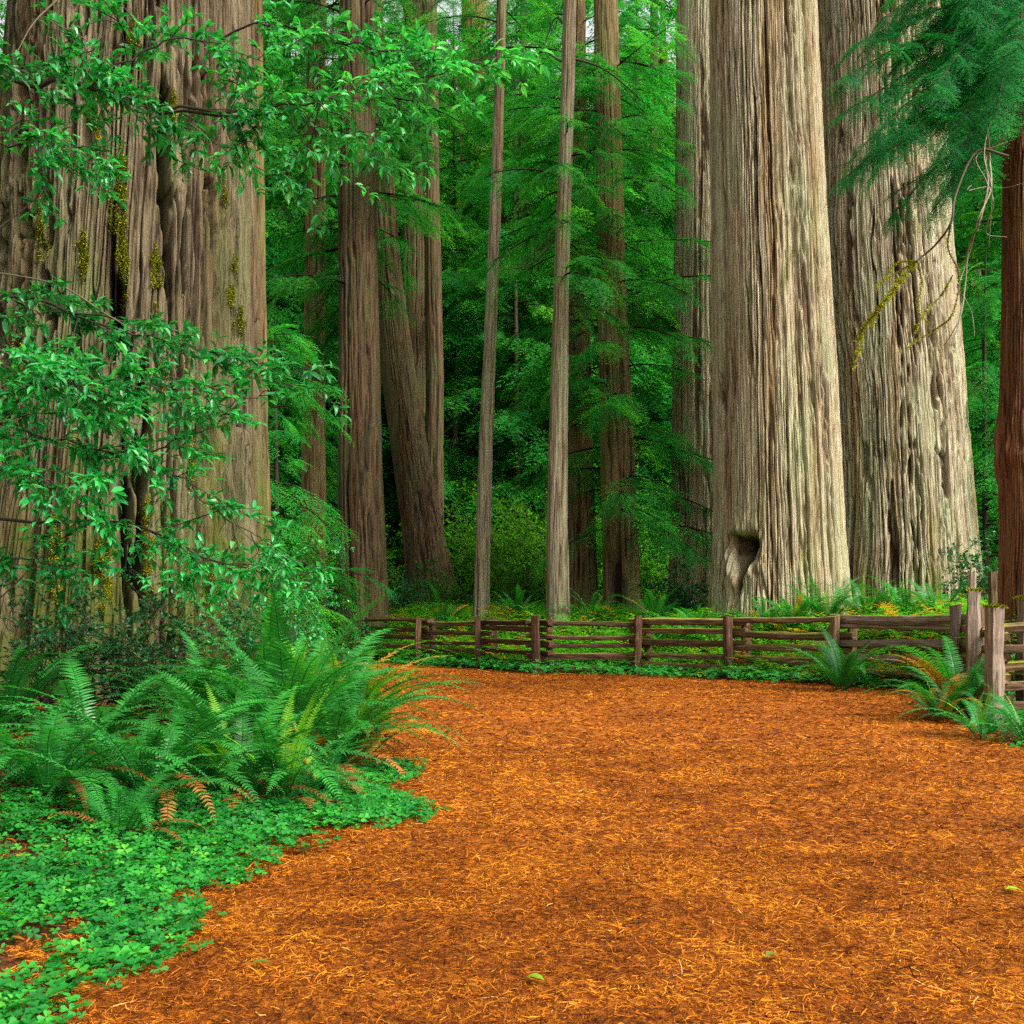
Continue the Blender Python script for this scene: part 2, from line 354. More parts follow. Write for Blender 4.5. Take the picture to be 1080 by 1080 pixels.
# ------------------------------------------------------------------ trunks
def make_trunk(axis, mat, parent, ncol, zstep, s=.3, depth=.1, aniso=.10, fibre=.02, flare=.25, fh=1.2, lobes=.12, seed=0, extra=None, name='trunk', warp=1.0, sharp=.20, second=.45, chunk=0.0, ragged=.18):
    """axis rows: (x, y, z, r) relative to the tree's base"""
    ax = np.array(axis, float); z0, z1 = ax[0, 2], ax[-1, 2]
    zs = np.arange(z0, z1 + zstep, zstep)
    cx, cy, rr = (np.interp(zs, ax[:, 2], ax[:, k]) for k in (0, 1, 3))
    kw = max(3, int(1.6 / zstep)) | 1; ker = np.hanning(kw + 2)[1:-1]; ker /= ker.sum()
    sm = lambda a: np.convolve(np.pad(a, kw // 2, mode='reflect', reflect_type='odd'), ker, 'valid')
    cx, cy, rr = sm(cx), sm(cy), sm(rr)
    th = np.linspace(0, 2 * np.pi, ncol, endpoint=False)
    T, Z = np.meshgrid(th, zs); o = seed * 13.7
    r = rr[:, None] + flare * np.exp(-np.maximum(Z - z0, 0) / fh)
    lob = (N3(np.cos(T) * 1.6 + o, np.sin(T) * 1.6, Z * .12 + o) - .5) * 2 * lobes
    lob2 = (N3(np.cos(T) * 3.2 + o, np.sin(T) * 3.2 + 9, Z * .2 + o) - .5) * 2 * lobes * (.35 + 1.2 * np.exp(-np.maximum(Z - z0, 0) / fh))
    r = r * (1 + lob + lob2)
    bx = np.cos(T) * rr.mean(); by = np.sin(T) * rr.mean()
    w1 = (N3(bx * .9 + o, by * .9, Z * .22) - .5) * .5 * warp * s / .3; w2 = (N3(bx * 4 + 31, by * 4 + o, Z * 1.1) - .5) * .12 * warp * s / .3
    w3 = (N3(bx * .9 + 51 + o, by * .9, Z * .22) - .5) * .5 * warp * s / .3
    qx, qy = bx + w1 + w2 + o, by + w3 - w2
    rg1 = (N3(bx * 11 + 5, by * 11, Z * 2.2) - .5) * ragged + (N3(bx * 30 + 5, by * 30, Z * 4) - .5) * ragged * .6
    n1 = np.maximum(0, np.abs(N3(qx / s, qy / s, Z * aniso / s) * 2 - 1) + rg1)
    n2 = np.abs(N3(qx / (s * .42) + 17, qy / (s * .42), Z * aniso / (s * .34) + 5) * 2 - 1 + rg1)
    n3 = N3(qx / (s * .13) + 3, qy / (s * .13), Z * aniso / (s * .16))
    n4 = N3(bx * 6 + 77, by * 6, Z * 2.2)
    p1 = sstep(.02, sharp, n1); p2 = sstep(.02, sharp * 1.25, n2)
    if chunk:      # plates stand out by different amounts and break off across the grain
        ch = N3(qx / (s * 1.5) + 7, qy / (s * 1.5), Z * .28 + 3); fl = N3(qx / (s * .6) + 2, qy / (s * .6), Z * 1.9 + (N3(bx * 7, by * 7, Z * .6)) * 2)
        chv = chunk * (sstep(.30, .44, ch) + sstep(.5, .6, ch))
    else: chv = 0
    d = chv - .11 * (chunk > 0) + depth * (p1 - 1) * (.75 + .6 * N3(bx * 1.3 + 3, by * 1.3, Z * .35 + 8)) + depth * second * (p2 - 1) * (.4 + .9 * n4) + fibre * (n3 - .5) + fibre * (N3(qx / (s * .07) + 3, qy / (s * .07), Z * aniso / (s * .12)) - .5) + depth * .06 * (n4 - .5)
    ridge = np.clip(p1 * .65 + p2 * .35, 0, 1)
    r = r + d
    if extra is not None:
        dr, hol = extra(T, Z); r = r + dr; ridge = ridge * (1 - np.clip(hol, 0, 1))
    v = np.stack([cx[:, None] + np.cos(T) * r, cy[:, None] + np.sin(T) * r, Z], -1).reshape(-1, 3)
    i = np.arange(len(zs) - 1)[:, None] * ncol; j = np.arange(ncol)[None]; k = (j + 1) % ncol
    f = np.stack([i + j, i + k, i + ncol + k, i + ncol + j], 2).reshape(-1, 4)
    me = mesh_from(name, v, f, mat, {'ridge': ridge.ravel()})
    return ob(name, me, parent), v.reshape(len(zs), ncol, 3), ridge, zs, th

def tree_root(px, d, label, group=None, name='redwood_tree', z=None):
    x = X(px, d); zz = gz(x, d) if z is None else z
    return thing(name, (x, d, zz - .15), label, 'tree', group), x, zz - .15

def axis_from(pts, d, x0, z0, dy=0.0, extend=1.25):
    """pts: (px centre, py, px width) from base upwards -> local axis rows"""
    rows = []
    for px, py, w in pts:
        p = P(px, py, d); rows.append([p[0] - x0, 0.0, p[2] - z0, w / 2 / F * d])
    rows = sorted(rows, key=lambda q: q[2])
    if rows[0][2] > 0: rows.insert(0, [rows[0][0], 0, 0, rows[0][3] * 1.03])
    rows[0][2] = -.3 if rows[0][2] >= -.3 else rows[0][2]
    a, b = rows[-2], rows[-1]; k = extend
    rows.append([b[0] + (b[0] - a[0]) * k, 0, b[2] + max((b[2] - a[2]) * k, 4), b[3] * .9])
    return rows

# left giant --------------------------------------------------------
t, x0, z0 = tree_root(118, 14.2, 'massive furrowed redwood with yellow moss on its ridges, standing behind laurel leaves and ferns')
def lex(T, Z):
    # a dark hollow near the ground on the camera-left side
    a = np.angle(np.exp(1j * (T - R(238)))); g = np.exp(-(a / .14) ** 2 - ((Z - .6) / 1.4) ** 2)
    a2 = np.angle(np.exp(1j * (T - R(262)))); g2 = np.exp(-(a2 / .05) ** 2 - ((Z - .9) / 1.2) ** 2)
    return -.55 * g - .3 * g2, g
ax = axis_from([(112, 690, 345), (118, 560, 318), (128, 400, 290), (137, 200, 268), (143, 0, 250)], 14.2, x0, z0, extend=.5)
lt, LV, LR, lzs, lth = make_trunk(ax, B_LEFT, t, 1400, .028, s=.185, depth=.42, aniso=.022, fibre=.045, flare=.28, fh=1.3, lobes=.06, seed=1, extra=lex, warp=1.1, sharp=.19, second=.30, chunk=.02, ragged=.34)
LT = t
# moss tufts along some ridges of it
mb = MB(); r = np.random.default_rng(11)
TH, ZZ = np.meshgrid(lth, lzs)
ms = N3(np.cos(TH) * 9 + 4, np.sin(TH) * 9, ZZ * .22 + 3) + .35 * (N3(np.cos(TH) * 20, np.sin(TH) * 20, ZZ * 2.2) - .5)
front = (np.sin(TH) < .25)
streaks = [(100, 60, 150, 9), (128, 150, 330, 9), (118, 200, 262, 8), (165, 255, 340, 7), (172, 372, 430, 8), (246, 265, 352, 8), (251, 310, 360, 7), (88, 240, 300, 8), (45, 190, 290, 12), (140, 10, 60, 7), (236, 180, 225, 5), (60, 540, 640, 16), (155, 520, 640, 12), (200, 430, 520, 8), (108, 560, 650, 14), (222, 600, 650, 14), (20, 330, 420, 10), (182, 90, 150, 6)]
hit = np.zeros(ms.shape, bool)
spx = 540 + LV[:, :, 0] * 0; wx = LV[:, :, 0] + LT.location[0]; wy = LV[:, :, 1] + LT.location[1]; wz = LV[:, :, 2] + LT.location[2]
spx = 540 + wx / wy * F; spy = HY - (wz - H) / wy * F
for sx, s0, s1, sw in streaks:
    cen = sx + 7 * (N3(spy * .035 + sx, 0 * spy, .5) - .5)
    edge = np.minimum(spy - s0, s1 - spy); wd = sw * .5 * np.clip(edge / 18, 0, 1) * (.2 + 1.5 * N3(spy * .07, spx * .05, sx * .1))
    hit |= (np.abs(spx - cen) < wd) & (edge > 0)
cand = np.argwhere(hit & (np.sin(TH) < .1) & (LR > .25) & (N3(LV[:, :, 0] * 9, LV[:, :, 1] * 9, LV[:, :, 2] * 7) > .36))
cand = np.concatenate([cand] * 9)[r.permutation(len(cand) * 9)[:100000]]
pp = LV[cand[:, 0], cand[:, 1]]; out = np.stack([np.cos(lth[cand[:, 1]]), np.sin(lth[cand[:, 1]]), np.zeros(len(cand))], 1)
tuft = (np.array([[0, 0, 0], [.5, .35, .12], [1, 0, -.05], [.5, -.35, .12]]), np.array([[0, 1, 2, 3]]), np.full(4, .5))
dirs = out * r.uniform(.2, 1, (len(pp), 1)) + r.normal(0, .55, (len(pp), 3)) - np.array([0, 0, .35])
Mx = frames(dirs) * (r.uniform(.010, .024, len(pp)))[:, None, None]
mb.scatter(tuft, Mx, pp + out * r.uniform(0, .03, (len(pp), 1)) + r.normal(0, .012, (len(pp), 3)), r.uniform(-.4, .45, len(pp)))
me = mb.mesh('moss', M_MOSSB); ob('moss', me, t)

# right giants ------------------------------------------------------
t, x0, z0 = tree_root(820, 27.0, 'pale straight grained giant redwood with a dark hollow burl low on its trunk')
burl_z = P(776, 578, 25.8)[2] - z0
def gex(T, Z):
    th = math.atan2(-1, (755 - 812) / 72.0 * 1.2)
    a = np.angle(np.exp(1j * (T - th))); u = a * 1.55; z = Z - burl_z
    bulge = .22 * np.exp(-((u / .42) ** 2 + ((z + .35) / .75) ** 2)) + .10 * np.exp(-(((u + .02) / .5) ** 2 + ((z + 1.3) / .9) ** 2))
    hole = -.85 * np.exp(-(np.abs((u + .03 + .16 * (N3(T * 9, Z * 3, 1.) - .5)) / .31) ** 2.6 + np.abs((z - .10 + .30 * (N3(T * 14, Z * 1.5, 5.) - .5)) / .21) ** 2.6)) - .6 * np.exp(-(np.abs((u - .03 - .10 * (z + .3) + .09 * (N3(T * 5, Z * 2.2, 3.) - .5)) / (.07 + .15 * sstep(-.9, -.1, z))) ** 2.2 + np.abs((z + .45) / .62) ** 3))
    folds = .17 * (sstep(.0, .45, np.abs(N3((u + .06 * (N3(T * 6, Z * 1.6, 9.) - .5)) / .10 / (1 + .3 * np.abs(z + .1)) + 3, Z * .55, 2.5) * 2 - 1)) - .6) * np.exp(-((u / .75) ** 2 + ((z + .7) / 1.0) ** 2))
    th2 = math.atan2(-1, (868 - 820) / 72.0 * 1.9)
    a2 = np.angle(np.exp(1j * (T - th2))) * 1.55
    cave = -.45 * np.exp(-((a2 / .12) ** 4 + ((Z - .6) / .5) ** 4)) - .3 * np.exp(-(((a2 - .28) / .07) ** 4 + ((Z - .55) / .42) ** 4))
    rough = .16 * (N3(T * 22, Z * 2.6, 6.) - .5) + .10 * (N3(T * 60, Z * 4, 1.) - .5)
    rough = rough * np.exp(-((u / .6) ** 2 + ((z + .35) / .9) ** 2))
    return bulge + rough + hole * 1.25 + folds + cave, sstep(.1, .35, -hole) + sstep(.08, .25, -cave) * .7
ax = axis_from([(822, 650, 146), (821, 560, 136), (817, 420, 130), (811, 250, 122), (804, 0, 112)], 27.0, x0, z0, extend=.5)
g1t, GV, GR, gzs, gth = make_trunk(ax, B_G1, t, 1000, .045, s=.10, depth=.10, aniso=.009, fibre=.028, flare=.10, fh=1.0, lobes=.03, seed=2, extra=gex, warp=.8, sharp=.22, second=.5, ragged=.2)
t, x0, z0 = tree_root(945, 29.5, 'broad pale giant redwood with cracked flaking bark, behind the conifer boughs and mossy limb')
ax = axis_from([(948, 650, 170), (946, 560, 160), (940, 420, 150), (930, 250, 140), (920, 0, 128)], 29.5, x0, z0, extend=.5)
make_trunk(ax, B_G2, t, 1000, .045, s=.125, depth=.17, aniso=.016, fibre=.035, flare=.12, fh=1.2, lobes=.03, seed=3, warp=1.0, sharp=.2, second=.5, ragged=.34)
t, x0, z0 = tree_root(742, 35, 'pale grey redwood half hidden behind the left flank of the burl giant')
ax = axis_from([(745, 640, 80), (744, 500, 72), (743, 250, 62), (743, 0, 56)], 35, x0, z0, extend=.5)
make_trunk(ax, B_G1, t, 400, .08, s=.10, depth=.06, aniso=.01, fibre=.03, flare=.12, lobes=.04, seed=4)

# ------------------------------------------------------------------ conifer foliage
def leafq(L, w, zf=.15): return np.array([[0, 0, 0], [L * .45, w / 2, L * zf * .3], [L, 0, 0], [L * .45, -w / 2, L * zf * .3]])
Q1 = np.array([[0, 1, 2, 3]])
def spray(L, step, tl, lstep, ll, lw, seed, droop=.35, tip=.15):
    """a flat drooping conifer spray along +x"""
    r = np.random.default_rng(seed); mb = MB(); side = 1
    ts = np.arange(.06, 1, step / L)
    k = np.linspace(0, 1, 7); sx = L * k; wob = .05 * L * np.sin(k * 5 + seed)
    axp = np.stack([sx, wob, -droop * L * k ** 2], 1)
    mb.tube(axp, np.linspace(.009, .002, 7) * L, 3, 0.0)
    for tt in ts:
        side = -side
        for s in ((side,) if r.random() < .8 else (1, -1)):
            p0 = np.array([np.interp(tt, k, axp[:, i]) for i in range(3)])
            prof = (math.sin(math.pi * min(1, .25 + tt * .85)) ** .8) * (.75 + .5 * r.random())
            l = max(tl * prof, tip * tl); ang = s * R(r.uniform(42, 68))
            d = np.array([math.cos(ang), math.sin(ang), r.normal(-.08, .12)]); m = max(2, int(l / lstep)); q = np.linspace(.05, 1, m)
            pts = p0 + d * (q * l)[:, None]; pts[:, 2] -= .28 * l * q ** 2; pts[:, 0] += .12 * l * q ** 2
            pos = np.repeat(pts, 2, 0); sg = np.tile([1, -1], m)
            a2 = ang + sg * R(52) + r.normal(0, .2, 2 * m)
            dd = np.stack([np.cos(a2), np.sin(a2), r.normal(-.12, .2, 2 * m)], 1)
            sc = ll * np.repeat(1.05 - .55 * q, 2) * r.uniform(.7, 1.25, 2 * m)
            t0 = .42 + .16 * np.repeat(q, 2) + .1 * tt
            Mx = frames(dd, roll=r.normal(0, .5, 2 * m)) * sc[:, None, None]
            mb.scatter((leafq(1, lw / ll), Q1, np.full(4, .1)), Mx, pos, t0 - .1 + r.normal(0, .08, 2 * m))
            # end leaf
            mb.scatter((leafq(1, lw / ll), Q1, np.full(4, .1)), frames(d[None]) * ll, pts[-1:], [.5])
    return mb.arrays()
SP_LO = [spray(1.5, .11, .60, .085, .20, .075, 20 + i, .30) for i in range(4)]
SP_MID = [spray(1.4, .07, .48, .048, .10, .030, 30 + i, .32) for i in range(4)]
SP_HI = [spray(1.0, .036, .34, .026, .062, .017, 40 + i, .34) for i in range(4)]

def crown(mb, spr, z0, z1, n, len0, len1, axisf, seed, sp=.42, up=.1, droop=.35, size=1.0, azi=None, base=.2):
    """whorls of limbs from z0 to z1; len0 at the bottom, len1 at the top"""
    r = np.random.default_rng(seed)
    for i in range(n):
        u = (i + r.random()) / n; z = z0 + (z1 - z0) * u
        a = r.uniform(0, 2 * np.pi) if azi is None else r.uniform(*azi)
        L = (len0 + (len1 - len0) * u) * r.uniform(.6, 1.2)
        c = np.array(axisf(z)); d = np.array([math.cos(a), math.sin(a), 0])
        k = np.linspace(0, 1, 8); el = up + r.normal(0, .12)
        side = np.array([-d[1], d[0], 0]) * r.normal(0, .12)
        pts = c + d * (k * L)[:, None] + side * (k ** 2 * L)[:, None]; pts[:, 2] += el * L * k - droop * L * k ** 2
        mb.tube(pts, np.linspace(.012, .003, 8) * L + .004, 4, 0.0)
        m = max(3, int(L * (1 - base) / sp)); q = base + (1 - base) * (np.arange(m) + r.random(m)) / m; q = np.append(q, 1.)
        for var in range(len(spr)):
            sel = np.arange(len(q)) % len(spr) == (var + i) % len(spr)
            if not sel.any(): continue
            qq = q[sel]; pos = np.stack([np.interp(qq, k, pts[:, j]) for j in range(3)], 1)
            tang = pts[-1] - pts[-2]; tang = tang / np.linalg.norm(tang)
            sg = np.where(r.random(len(qq)) < .5, 1, -1) * r.uniform(.35, 1.1, len(qq)); sg[qq >= .97] *= .2
            base_d = np.stack([tang] * len(qq)); lat = np.array([-d[1], d[0], 0])
            dd = base_d * np.cos(sg)[:, None] + lat * np.sin(sg)[:, None]; dd[:, 2] += r.normal(-.05, .18, len(qq))
            sc = size * (1.0 - .35 * qq) * r.uniform(.65, 1.2, len(qq)) * min(1.2, .55 + .22 * L)
            mb.scatter(spr[var], frames(dd, roll=r.normal(0, .3, len(qq))) * sc[:, None, None], pos, r.normal(0, .10, len(qq)) + r.normal(0, .08))

# shared crown meshes (local, standing on the trunk's base)
def crown_mesh(name, spr, mat, *a, **k):
    mb = MB(); crown(mb, spr, *a, **k); return mb.mesh(name, mat)
st = lambda z: (0, 0, z)
CR_FAR = [crown_mesh('crown', SP_LO, M_CONF, 1.5 + i, 34, 170, 5.4, 2.0, st, 50 + i, sp=.42, size=1.7) for i in range(3)]
CR_UND = [crown_mesh('crown', SP_LO, M_CON, 1.2 + i * .6, 25, 150, 3.8, 1.1, st, 55 + i, sp=.36, size=1.1) for i in range(3)]
CR_SAP = [crown_mesh('crown', SP_MID, M_CON, .8, 8.5 + 2 * i, 80, 2.7, .6, st, 60 + i, sp=.34, size=1.05) for i in range(3)]

# ------------------------------------------------------------------ mid-distance trees (each its own trunk and, where seen, boughs)
def small_tree(pts, d, mat, label, ncol=120, s=.09, depth=.055, crown_spec=None, name='redwood_tree', extra=None, seed=0, flare=.08, group=None, lobes=.06):
    t, x0, z0 = tree_root(pts[0][0], d, label, group, name)
    ax = axis_from(pts, d, x0, z0); A = np.array(ax)
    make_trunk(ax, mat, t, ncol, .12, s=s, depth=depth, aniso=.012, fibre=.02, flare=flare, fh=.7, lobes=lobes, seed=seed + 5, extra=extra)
    if crown_spec:
        mb = MB(); f = lambda z: (np.interp(z, A[:, 2], A[:, 0]), 0, z)
        for j, cs in enumerate(crown_spec):
            zb = P(0, cs[1], d)[2] - z0; zt = P(0, cs[0], d)[2] - z0
            crown(mb, SP_MID, zb, zt, int(cs[2] * 1.25), cs[3] * 1.08, cs[4], f, seed * 7 + j, sp=.26, droop=.3, **(cs[5] if len(cs) > 5 else {}))
        ob('crown', mb.mesh('crown', M_CON), t)
    return t
small_tree([(330, 640, 29), (331, 450, 24), (333, 200, 21), (334, 0, 19)], 37, B_BROWN, 'straight brown redwood trunk just right of the mossy giant, its top lost in foliage', seed=1, crown_spec=[(-120, 250, 16, 3.2, 2.6)])
small_tree([(384, 655, 52), (380, 500, 46), (377, 250, 40), (376, 0, 35)], 34, B_DARK, 'thick dark redwood trunk left of the leaning tree, behind the fence end', 220, .16, .06, seed=2, crown_spec=[(-60, 330, 30, 3.3, 2.8)])
small_tree([(458, 636, 56), (446, 560, 44), (431, 470, 39), (419, 390, 36), (408, 290, 30), (398, 150, 28), (390, 0, 25)], 42, B_DARK, 'leaning redwood trunk tilted to the left with reddish brown flank', 180, .10, .06, seed=3, flare=.25, crown_spec=[(0, 300, 26, 2.4, 2.4)])
small_tree([(441, 640, 40), (442, 300, 38), (443, 0, 34)], 48, B_DARK, 'upright brown redwood rising directly behind the leaning trunk', 160, .16, .05, seed=4, crown_spec=[(-40, 300, 20, 3.2, 3)])
small_tree([(457, 630, 22), (459, 400, 19), (455, 200, 17), (453, 0, 15)], 45, B_DARK, 'dark slender trunk right of the leaning redwood, almost black', 90, .1, .03, seed=5)
small_tree([(495, 600, 27), (496, 300, 26), (499, 0, 24)], 62, B_RED, 'reddish distant redwood trunk seen left of the slender pale tree', 120, .16, .05, seed=6)
small_tree([(510, 600, 16), (510, 300, 16), (509, 0, 15)], 66, B_GREY, 'pale distant trunk close beside the reddish one', 90, .14, .04, seed=7)
small_tree([(507, 662, 17), (512, 480, 14.5), (519, 300, 12), (525, 150, 11), (529, 0, 10)], 31, B_GREY, 'slender pale bending trunk rising from behind the fence joint left of the centre', 90, .07, .018, seed=8, flare=.04, name='fir_tree', crown_spec=[(-60, 60, 8, 2.2, 2)])
small_tree([(588, 668, 25), (588, 500, 20), (592, 300, 16), (598, 120, 14), (601, 0, 13)], 29, B_GREY, 'grey slender trunk with thin dark dead branches, foremost of the central trio', 110, .07, .02, seed=9, flare=.06, name='fir_tree', crown_spec=[(110, 330, 14, 1.9, 2.1)])
small_tree([(614, 645, 34), (612, 480, 27), (610, 250, 20), (609, 0, 16)], 36, B_BROWN, 'brown redwood trunk in the middle of the central trio, flared at its foot', 130, .12, .04, seed=10, flare=.15, crown_spec=[(-40, 260, 24, 3, 2.6)])
def scar(T, Z):
    a = np.angle(np.exp(1j * (T - R(245)))); return -.3 * np.exp(-(a / .35) ** 2 - (Z / 2.2) ** 4), np.exp(-(a / .4) ** 4 - (Z / 2.4) ** 4)
TJ = small_tree([(657, 645, 40), (652, 480, 36), (645, 300, 30), (639, 0, 25)], 34, B_BROWN, 'reddish redwood with a black fire scar at its foot, rightmost of the central trio', 170, .14, .05, seed=11, extra=scar, crown_spec=[(40, 560, 74, 2.9, 3.2)], flare=.18)
small_tree([(691, 640, 11), (688, 300, 9), (690, 0, 8)], 58, B_DARK, 'thin dark trunk in the gap left of the pale grey redwood', 60, .1, .02, seed=12, crown_spec=[(-40, 470, 20, 2.4, 2.4)])
small_tree([(730, 640, 24), (727, 300, 21), (722, 0, 20)], 60, B_DARK, 'dark distant trunk behind the edge of the pale grey redwood', 60, .1, .03, seed=13)
small_tree([(278, 660, 22), (272, 450, 20), (270, 250, 18), (268, 0, 16)], 26, B_BROWN, 'narrow brown trunk peeping out along the right edge of the mossy giant', 90, .1, .03, seed=14)
small_tree([(1026, 640, 34), (1022, 400, 28), (1020, 0, 24)], 47, B_DARK, 'dark trunk in deep shade right of the cracked giant', 90, .14, .05, seed=15, crown_spec=[(-60, 520, 40, 3.2, 3)])
small_tree([(300, 640, 10), (302, 300, 9), (303, 0, 8)], 52, B_DARK, 'thin dark trunk between the mossy giant and the straight brown trunk', 50, .1, .02, seed=16, crown_spec=[(-40, 420, 22, 2.6, 2.6)])
small_tree([(548, 640, 9), (550, 300, 8), (552, 0, 7)], 56, B_DARK, 'thin dark trunk midway between the two slender grey trees', 50, .1, .02, seed=17, crown_spec=[(-40, 420, 22, 2.6, 2.6)])
# right edge: a red trunk with a knobbly burr
def burr(T, Z):
    g = np.exp(-((Z - 3.2) / .55) ** 2); return .07 * g + .10 * g * (N3(np.cos(T) * 5, np.sin(T) * 5, Z * 6) - .5), 0 * T
TL = small_tree([(1090, 690, 62), (1087, 500, 58), (1088, 250, 56), (1090, 0, 54)], 17, B_RED, 'reddish redwood trunk with a knobbly burr, at the right edge of the photo', 420, .075, .09, seed=18, extra=burr, flare=.1)

# ------------------------------------------------------------------ conifer boughs, mossy limb and curling twigs at upper right
def limb(mb, pts, rad, spr, seed, sp=.3, size=1.0, start=.15, spread=1.0):
    r = np.random.default_rng(seed); pts = np.asarray(pts, float); s = np.linspace(0, 1, len(pts)); k = np.linspace(0, 1, 14)
    pp = np.stack([np.interp(k, s, pts[:, j]) for j in range(3)], 1); mb.tube(pp, np.linspace(rad, rad * .25, 14), 5, 0.0)
    L = np.linalg.norm(np.diff(pp, axis=0), axis=1).sum(); m = int(L * (1 - start) / sp)
    for i in range(m + 1):
        q = start + (1 - start) * min(1, (i + r.random() * .8) / m)
        p = np.array([np.interp(q, k, pp[:, j]) for j in range(3)]); a = np.array([np.interp(min(1, q + .06), k, pp[:, j]) for j in range(3)]) - np.array([np.interp(max(0, q - .06), k, pp[:, j]) for j in range(3)])
        a /= np.linalg.norm(a); lat = np.cross([0, 0, 1], a); g = (1 if i % 2 else -1) * r.uniform(.3, 1.1) * spread
        d = a * math.cos(g) + lat * math.sin(g); d[2] += r.normal(-.1, .15)
        mb.scatter(spr[i % len(spr)], frames(d[None], roll=r.normal(0, .25, 1)) * (size * (1.1 - .5 * q) * r.uniform(.7, 1.2)), p[None], [r.normal(0, .08)])
mb = MB()
for i, (tipx, tipy, td, sx, sy, sz) in enumerate([
        (905, 45, 15.5, 1062, 10, 17), (895, 78, 15.0, 1064, 30, 17), (900, 115, 15.2, 1064, 45, 17), (925, 140, 14.8, 1064, 60, 17),
        (930, 20, 16, 1062, -30, 17), (950, -10, 15, 1062, -60, 17), (890, 188, 15.4, 1064, 90, 17), (935, 165, 14.4, 1064, 75, 17),
        (945, 222, 15.3, 1064, 130, 17), (985, 95, 14, 1064, 20, 17), (1000, 150, 14.2, 1066, 70, 17), (1010, 60, 18.5, 1066, 0, 17), (1000, 190, 18.8, 1066, 120, 17), (1075, 60, 13.6, 1080, 0, 17), (1050, 120, 14, 1075, 40, 17), (960, 60, 19, 1064, 10, 17), (1020, 10, 15, 1070, -60, 17), (985, -20, 17, 1070, -80, 17), (965, 120, 16, 1064, 40, 17), (1000, 110, 16.5, 1066, 30, 17), (975, 40, 16.4, 1064, -20, 17), (990, 215, 16, 1066, 140, 17), (915, 165, 16.2, 1064, 80, 17), (1035, 160, 18, 1068, 90, 17.4), (1030, 70, 16, 1068, 10, 17), (1045, 30, 15, 1072, -30, 17), (940, 100, 17.5, 1064, 30, 17)]):
    a = P(sx, sy, sz); b = P(tipx, tipy, td); mid = (a + b) / 2 + np.array([0, 0, .22])
    limb(mb, [a, (a + mid) / 2 + np.array([0, 0, .08]), mid, (mid + b) / 2 + np.array([0, 0, .05]), b], .020, SP_HI, 100 + i, sp=.13, size=.95, start=.10)
base = TL.location
v, f, tt = mb.arrays(); v = v - np.array(base)
ob('crown', mesh_from('crown', v, f, M_CONN, {'tint': tt}, False), TL)
# mossy limb and curling twigs (parts of the same tree)
def curl(mb, pts, r0, r1, tint, sides=5, n=40):
    pts = np.asarray(pts, float); m = len(pts); s = np.arange(m); u = np.linspace(0, m - 1, n)
    out = np.zeros((n, 3))
    for j in range(3):                                   # Catmull-Rom
        p = np.concatenate([[2 * pts[0, j] - pts[1, j]], pts[:, j], [2 * pts[-1, j] - pts[-2, j]]]); i = np.minimum(u.astype(int), m - 2); w = u - i
        p0, p1, p2, p3 = p[i], p[i + 1], p[i + 2], p[i + 3]
        out[:, j] = .5 * (2 * p1 + (p2 - p0) * w + (2 * p0 - 5 * p1 + 4 * p2 - p3) * w ** 2 + (3 * p1 - p0 - 3 * p2 + p3) * w ** 3)
    mb.tube(out, np.linspace(r0, r1, n), sides, tint); return out
D = 15.5
mb = MB(); mo = MB(); r = np.random.default_rng(5)
B = np.array(base)
def px_line(l, dd=0): return [P(a, b, D + dd + .25 * math.sin(i * 1.7)) - B for i, (a, b) in enumerate(l)]
lines = [([(1062, 120), (1045, 130), (1038, 165), (1046, 200), (1043, 260)], .012, .004, .9),
         ([(1062, 150), (1030, 165), (1040, 190), (1048, 215), (1040, 245), (1062, 250)], .008, .003, 1),
         ([(1064, 140), (1040, 165), (1042, 195), (1033, 235), (1022, 260), (1018, 300), (1014, 330), (1005, 350), (995, 365)], .018, .005, .7),
         ([(1042, 140), (1044, 170), (1045, 200), (1032, 230), (1024, 262), (1014, 292), (1010, 305)], .014, .004, .9),
         ([(1010, 300), (1014, 320), (1010, 345), (1004, 360)], .012, .005, .5),
         ([(1015, 310), (1025, 330), (1028, 355)], .006, .002, .8),
         ([(1020, 200), (1025, 195), (1035, 190), (1050, 175)], .005, .002, 1),
         ([(1022, 201), (1040, 197), (1060, 198), (1080, 193)], .006, .003, 1)]
for l, a, b, tint in lines: curl(mb, px_line(l), a, b, tint)
mossl = [([(1064, 165), (1030, 160), (1008, 205), (1003, 235), (985, 260), (965, 277), (945, 302), (925, 328), (908, 350), (905, 372)], .020, .008),
         ([(967, 275), (950, 285), (928, 298), (925, 305)], .010, .004), ([(968, 276), (945, 278), (930, 300)], .009, .003),
         ([(968, 276), (972, 300), (968, 325), (980, 342)], .009, .004), ([(1003, 235), (1000, 262), (1012, 290), (1005, 330), (990, 345), (965, 360), (955, 372)], .013, .005),
         ([(1005, 290), (992, 312), (975, 330), (965, 352)], .008, .004), ([(925, 328), (915, 340), (908, 360), (900, 392)], .007, .003), ([(945, 302), (925, 330), (920, 345)], .008, .004)]
for i, (l, a, b) in enumerate(mossl):
    o = curl(mb, px_line(l, -.2), a, b, .25)
    n = int((260 if i == 0 else 120) * len(l)); q = r.integers(8 if i == 0 else 2, len(o) - 1, n)
    if i == 0: q = np.clip((22 + np.abs(r.normal(0, 8, n))).astype(int), 0, len(o) - 1)
    pos = o[q] + r.normal(0, .020 if i == 0 else .008, (n, 3)); dd = r.normal(0, 1, (n, 3)); dd[:, 2] -= .8
    mo.scatter(tuft, frames(dd) * r.uniform(.012, .034, n)[:, None, None], pos, r.uniform(-.2, .5, n))
ob('dead_limb', mb.mesh('dead_limb', M_TWIG, True), TL); ob('moss', mo.mesh('moss', M_MOSS), TL)

